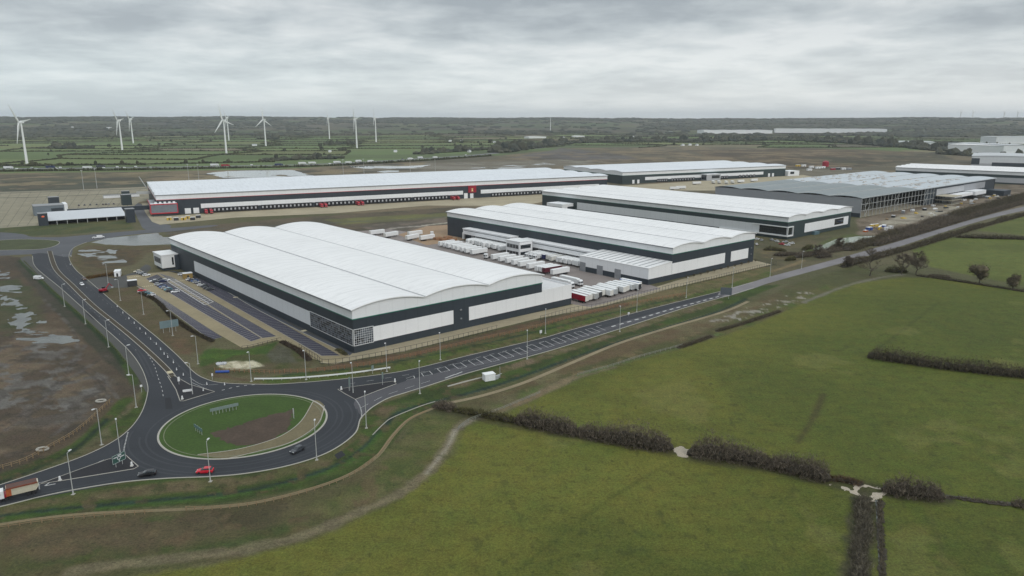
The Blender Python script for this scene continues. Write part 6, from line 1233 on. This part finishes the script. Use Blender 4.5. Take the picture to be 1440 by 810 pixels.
bare_tree(at(1223, 388), 17, .85, 'tall bare tree beside the lane with a pale puddle at its foot'); bare_tree(at(1268, 386), 13, .8, 'bare tree next to the tallest one'); bare_tree(at(1288, 386), 14, .85, 'broad bare tree, last of the bare three by the hedge', 1.3)
bare_tree(at(1193, 376), 7, .8, 'small bare tree on the lane edge', 1.2); bare_tree(at(1150, 360), 8, .8, 'small bare tree above the scrub near the lane'); bare_tree(at(1180, 349), 8, .8, 'slender bare tree beyond the lane')
def dense_tree(p, h, w, label, m, n=1500):
    root = empty('tree', (*p, 0), 0, label, 'tree', 'dense trees in the upper field hedge'); t = MB(); t.tube((0, 0, -.2), (0, 0, h * .5), .35, .15, 7); tw = MB()
    for i in range(6): a = U_(0, 6.28); t.tube((0, 0, h * U_(.2, .4)), (math.cos(a) * w * .35, math.sin(a) * w * .35, h * U_(.6, .85)), .12, .04, 5)
    t.build('trunk', BK, root)
    cl = [(U_(-1, 1) * w * .28, U_(-1, 1) * w * .28, h * U_(.35, .78), U_(.2, .34) * w) for _ in range(9)]
    for c in cl: tw.blob(c[:3], c[3] * .7, c[3] * .7, c[3] * .7, .3)
    for _ in range(n): c = random.choice(cl); d = Vector((U_(-1, 1), U_(-1, 1), U_(-1, 1))).normalized() * c[3] * U_(.6, 1.15); twig(tw, Vector(c[:3]) + d, U_(.4, .9), U_(.08, .18))
    tw.build('crown', m, root)
dense_tree(at(1377, 399), 11, 10, 'dense dark rounded tree in the upper field hedge', TWd); dense_tree(at(1424, 406), 8, 8, 'smaller dense tree right of the dark rounded one', TWd)
for k in range(11):
    t_ = k / 10; p = at(966 + 96 * t_, 391.5 - 23.5 * t_ + .8); put('sap', lambda: (lambda r: (MB().tube((0, 0, 0), (0, 0, 1.6), .06, .04, 5).build('trunk', BK, r), (lambda m_: ([twig(m_, (U_(-.6, .6), U_(-.6, .6), 1.2 + U_(-.5, .7)), .5, .1) for _ in range(70)], m_.build('crown', TWd, r)))(MB()), r)[-1])(empty('young_tree', (0, 0, 0))), p, k, f'{ordn(k)} young tree along the foot of the white clad front, from the wing', 'young tree', 'young trees before the second shed', 0)
# ---- mid distance hedgerows and woods, built of many clumps
def clumps(pts, w, h, step, name, label, m=HG, group='far hedgerows of the plain', kind=None, cat='hedge', world=False, tree=.12):
    P = pts if world else smooth([hit(*q_) for q_ in pts], 4); Q = resample(P, step); mb = MB(); N_ = max(1, int(w / 7))
    for p in Q:
        for _ in range(N_):
            x, y = p[0] + U_(-.5, .5) * (w if N_ > 1 else 1), p[1] + U_(-.5, .5) * (w if N_ > 1 else 1); z = h1(x, y) if math.hypot(x, y) > 2250 else 0
            hh = h * U_(.5, 1.1) * (2.2 if R() < tree else 1); rr_ = max(step * .65, hh * .55) * U_(.7, 1.2)
            mb.blob((x, y, z + hh * .35), rr_, rr_, hh * .65, .28)
    o = mb.build(name, m); tag(o, label, cat if not kind else None, group if not kind else None, kind); return o
def tree_belt(pts, w, h, step, label): return clumps(pts, w, h, step, 'tree_belt', label, WD, 'tree belts across the plain', None, 'tree belt', tree=.1)
clumps([(-80, 242.6), (0, 241.3), (120, 240), (200, 239), (300, 237.2), (390, 235.7)], 10, 5.5, 4, 'hedge', 'dark embankment growth on the near side of the motorway, long stretch', tree=0); clumps([(390, 235.7), (480, 232.8), (600, 226), (690, 219.5)], 10, 5.5, 4, 'hedge', 'dark embankment growth on the near side of the motorway, farther stretch', tree=0)
clumps([(-80, 235.2), (0, 234.3), (80, 233), (200, 231.2), (300, 229.5), (385, 227.8)], 9, 4.5, 7, 'hedge', 'scrubby tree line on the far side of the motorway behind the traffic', tree=.1)
tree_belt([(380, 226), (420, 224), (470, 223)], 50, 7, 12, 'dark thicket beyond the motorway below the slim turbines'); tree_belt([(590, 217), (640, 213), (700, 209.5), (725, 209)], 40, 9, 13, 'belt of trees beyond the motorway, right of the last slim turbine')
tree_belt([(700, 214.5), (740, 208.5), (790, 202.5), (840, 200)], 60, 12, 16, 'heavy tree belt before the bright meadow'); tree_belt([(840, 200), (900, 199), (980, 199), (1050, 197.5)], 70, 12, 18, 'tree belt behind the brown field, middle stretch'); tree_belt([(1050, 197), (1130, 198), (1230, 203)], 90, 13, 20, 'tree belt behind the brown field, stretch below the skyline sheds'); tree_belt([(1230, 204), (1290, 208), (1330, 212)], 90, 13, 18, 'tree belt reaching the off white sheds')
tree_belt([(1332, 217), (1380, 220), (1440, 221), (1500, 222)], 40, 9, 13, 'tree belt screening the off white sheds'); tree_belt([(1440, 214), (1500, 214)], 60, 12, 16, 'tree clump at the right edge by the blank white block')
tree_belt([(78, 208.5), (98, 209), (120, 209)], 60, 10, 16, 'dark copse in the fields between the first turbines'); tree_belt([(372, 195.5), (390, 195.5)], 60, 12, 16, 'small rounded copse beside the lone middle turbine'); tree_belt([(465, 203), (500, 202.5)], 50, 9, 14, 'copse behind the slim turbine tower')
k = 0
for (x, y, h_) in ((154, 209, 16), (197, 208, 15), (68, 219, 8), (72, 214, 8), (158, 197, 14), (224, 205, 12), (260, 205, 12), (344, 214, 12), (400, 214, 12), (453, 213, 16), (450, 209, 16), (464, 206, 14), (690, 204, 22), (676, 206, 14), (650, 203, 18), (700, 203, 16), (640, 206, 12), (725, 202, 14), (662, 211, 12), (594, 209, 12), (310, 206, 10), (490, 205, 10), (853, 195, 16), (790, 196, 14), (910, 194, 12)):
    p = hit(x, y); r = empty('tree', (*p, h1(*p)), R() * 6, f'{ordn(k) if k < 20 else ordn(k - 20) + " after the twentieth"} lone field tree of the far plain, by builder order' if 0 else None, 'tree', 'lone trees of the far plain')
    r['label'] = f'small bare field tree on the far plain {"left of the first turbine pair" if x < 165 else "between the turbine pairs" if x < 320 else "among the slim turbines" if x < 600 else "beyond the motorway bend"}'
    MB().tube((0, 0, 0), (0, 0, h_ * .5), .6, .3, 5).build('trunk', BK, r); mb = MB()
    for _ in range(26): a = R() * 6.28; q = R() ** .5 * h_ * .38; mb.blob((q * math.cos(a), q * math.sin(a), h_ * U_(.35, .85)), h_ * .12, h_ * .12, h_ * .11, .35)
    mb.build('crown', WD, r); k += 1
# hedgerows along the painted field pattern
rs = np.random.RandomState(3); hk = 0
inview = lambda p: abs(p[0]) < p[1] * .72 + 60
def run(lst, far_):
    global hk
    cur = []
    for p in lst + [None]:
        ok = p is not None and inview(p) and 1450 < p[1] < (4700) and rs.rand() < .93 and not (p[1] < 2300 and p[0] > -150 - (2300 - p[1]) * .55)
        if ok: cur.append(p)
        if (not ok or len(cur) > 6) and len(cur) > 1:
            pts = smooth(cur, 3); mb = MB(); st = 6 if cur[0][1] < 2600 else 9
            for q in resample(pts, st):
                z = h1(*q); hh = U_(2.2, 4.2) * (2.2 if rs.rand() < .035 else 1); mb.blob((q[0] + U_(-1, 1), q[1] + U_(-1, 1), z + hh * .3), st * .62, max(2.2, hh * .6), hh * .7, .25, FA)
            o = mb.build('hedgerow', HG); tag(o, 'low dark hedgerow dividing the green fields of the far plain', 'hedge', 'far hedgerows of the plain'); hk += 1; cur = [p] if ok else []
        elif not ok: cur = []
for j in range(NFJ): run([tuple(fj[i, j]) for i in range(NFI)], j)
for i in range(NFI): run([tuple(fj[i, j]) for j in range(NFJ)], i)
# woods on the far hills
rs = np.random.RandomState(8); n = 42000; a = np.radians(rs.uniform(-40, 40, n)); r_ = np.sqrt(rs.uniform(4300 ** 2, 10400 ** 2, n)); X = r_ * np.sin(a); Y = r_ * np.cos(a)
keep = (fbm(X, Y * 1.6, 700, 5, 3) > .51) | (rs.rand(n) < .035); X, Y = X[keep], Y[keep]; Z = th(X, Y); mb = MB()
for x, y, z in zip(X, Y, Z):
    d = math.hypot(x, y); s = 14 + d * .0022; mb.blob((x, y, z + 2), s * U_(.8, 1.5), s * U_(.6, 1.1), U_(7, 13), .3)
tag(mb.build('distant_woodland', WD), kind='stuff')
# trees on the crest so the skyline is uneven
rs = np.random.RandomState(9); mb = MB()
for _ in range(4200):
    a = math.radians(rs.uniform(-40, 40)); d = rs.uniform(8800, 10900); x, y = d * math.sin(a), d * math.cos(a); f = float(fbm(np.array([x]), np.array([y]), 420, 3, 9)[0])
    if f < .36: continue
    mb.blob((x, y, h1(x, y) + 4), U_(14, 34), U_(10, 20), U_(4, 8) + 20 * max(0, f - .45), .3)
tag(mb.build('skyline_woodland', WD), kind='stuff')
# scattered farmhouses beyond the motorway
for k, (x, y, w_) in enumerate(((633, 199, 12), (649.5, 198.5, 10), (695, 201, 10), (660, 214, 8), (745, 204, 14), (757, 204, 12), (792, 194, 10), (846, 196, 10), (855, 194.8, 9), (960, 205, 12), (970, 204.5, 10), (980, 205, 9), (890, 193, 12), (556, 214, 9), (358, 205, 16), (464, 214, 8), (943, 186, 30), (1290, 190, 30))):
    p = hit(x, y); z = h1(*p); r = empty('farmhouse', (*p, z), R(), f'{ordn(k)} small pale farm building on the plain, counted outward from the motorway bend' if k else 'small pale farm building below the brown slopes, close to the bend', 'house', 'farm buildings on the plain')
    MB().box(-w_ / 2, -4, -.5, w_ / 2, 4, 3.4).build('wall', M['panel'], r); MB().prism([(-w_ / 2 - .3, 0), (w_ / 2 + .3, 0)] and [(-4.4, 3.4), (4.4, 3.4), (0, 6.2)], -w_ / 2 - .2, w_ / 2 + .2, 'x').build('roof', M['greyclad'], r)
# ------------------------------------------------------------------ sky, sun, air
w = bpy.data.worlds.new('World'); SC.world = w; w.use_nodes = True; t = w.node_tree; N, L = t.nodes, t.links; N.clear()
SUN_AZ, SUN_EL = math.radians(142), math.radians(38)   # clockwise from +Y
out = N.new('ShaderNodeOutputWorld'); sky = N.new('ShaderNodeTexSky'); sky.sky_type = 'NISHITA'; sky.sun_disc = False; sky.sun_elevation = SUN_EL; sky.sun_rotation = SUN_AZ; sky.altitude = 90
bg1 = N.new('ShaderNodeBackground'); bg1.inputs[1].default_value = .09; L.new(sky.outputs[0], bg1.inputs[0])
tc = N.new('ShaderNodeTexCoord'); sx = N.new('ShaderNodeSeparateXYZ'); L.new(tc.outputs['Generated'], sx.inputs[0])
def mth(op, a, b=None, c=None):
    q = N.new('ShaderNodeMath'); q.operation = op
    for i, v in enumerate((a, b, c)):
        if v is None: continue
        if isinstance(v, (int, float)): q.inputs[i].default_value = v
        else: L.new(v, q.inputs[i])
    return q.outputs[0]
zz = mth('ADD', mth('MAXIMUM', sx.outputs[2], 0), .12); cx = N.new('ShaderNodeCombineXYZ'); L.new(mth('DIVIDE', sx.outputs[0], zz), cx.inputs[0]); L.new(mth('DIVIDE', sx.outputs[1], zz), cx.inputs[1])
def wn(s, d, r, off, dist=.4):
    mp = N.new('ShaderNodeMapping'); mp.inputs['Location'].default_value = off; L.new(cx.outputs[0], mp.inputs[0]); n = N.new('ShaderNodeTexNoise'); n.inputs['Scale'].default_value = s; n.inputs['Detail'].default_value = d; n.inputs['Roughness'].default_value = r; n.inputs['Distortion'].default_value = dist; L.new(mp.outputs[0], n.inputs['Vector']); return n.outputs[0]
v = mth('ADD', mth('MULTIPLY', wn(.75, 9, .54, (3.1, 1.2, 0), .2), .72), mth('MULTIPLY', wn(2.9, 8, .6, (7.7, 3.2, 0), .3), .28))
cr = N.new('ShaderNodeValToRGB'); e = cr.color_ramp.elements; e[0].position = .40; e[0].color = (.42, .46, .49, 1); e[1].position = .60; e[1].color = (.78, .81, .815, 1); q = e.new(.49); q.color = (.58, .625, .645, 1)
L.new(v, cr.inputs[0])
# paler towards the horizon, brighter overhead (an overcast sky is)
hz = N.new('ShaderNodeMapRange'); hz.inputs[1].default_value = 0; hz.inputs[2].default_value = .11; hz.inputs[3].default_value = .62; hz.inputs[4].default_value = 0; L.new(sx.outputs[2], hz.inputs[0])
mx = N.new('ShaderNodeMix'); mx.data_type = 'RGBA'; L.new(hz.outputs[0], mx.inputs[0]); L.new(cr.outputs[0], mx.inputs[6]); hc = N.new('ShaderNodeValToRGB'); he = hc.color_ramp.elements; he[0].position = .22; he[0].color = (.70, .81, .85, 1); he[1].position = .62; he[1].color = (.93, .95, .93, 1)
L.new(mth('MULTIPLY_ADD', sx.outputs[0], .5, .5), hc.inputs[0]); L.new(hc.outputs[0], mx.inputs[7])
up = N.new('ShaderNodeValToRGB'); ue = up.color_ramp.elements; ue[0].position = 0; ue[0].color = (.56, .56, .56, 1); ue[1].position = .9; ue[1].color = (1, 1, 1, 1)
for ps, vv in ((.05, .61), (.15, .50), (.26, .48), (.5, .7)): q_ = ue.new(ps); q_.color = (vv, vv, vv, 1)
L.new(sx.outputs[2], up.inputs[0]); upm = mth('MULTIPLY', up.outputs[0], 2.0)
bg2 = N.new('ShaderNodeBackground'); L.new(mx.outputs[2], bg2.inputs[0]); L.new(upm, bg2.inputs[1])
ms = N.new('ShaderNodeMixShader'); ms.inputs[0].default_value = .88; L.new(bg1.outputs[0], ms.inputs[1]); L.new(bg2.outputs[0], ms.inputs[2]); L.new(ms.outputs[0], out.inputs[0])
sl = bpy.data.lights.new('sun', 'SUN'); sl.energy = 1.2; sl.angle = math.radians(11); sl.color = (1, .975, .94); so = bpy.data.objects.new('sun', sl); COL.objects.link(so)
d = Vector((math.sin(SUN_AZ) * math.cos(SUN_EL), math.cos(SUN_AZ) * math.cos(SUN_EL), math.sin(SUN_EL))); so.rotation_euler = d.to_track_quat('Z', 'Y').to_euler()
hb = MB().box(-31000, -31000, -14, 31000, 31000, 330); hm_ = bpy.data.materials.new('haze'); t, N, L = nt(hm_); out = N.new('ShaderNodeOutputMaterial'); pv = N.new('ShaderNodeVolumePrincipled'); pv.inputs['Color'].default_value = (.86, .92, 1, 1); pv.inputs['Density'].default_value = HAZE; pv.inputs['Anisotropy'].default_value = .2; L.new(pv.outputs[0], out.inputs['Volume'])
tag(hb.build('haze', hm_), kind='stuff')
SC.view_settings.view_transform = 'Standard'; SC.view_settings.look = 'None'; SC.view_settings.exposure = -.1; SC.view_settings.gamma = 1
SC.render.engine = 'CYCLES'; SC.cycles.max_bounces = 5; SC.cycles.diffuse_bounces = 3; SC.cycles.volume_bounces = 1; SC.cycles.use_denoising = True; SC.cycles.use_adaptive_sampling = True; SC.cycles.adaptive_threshold = .02
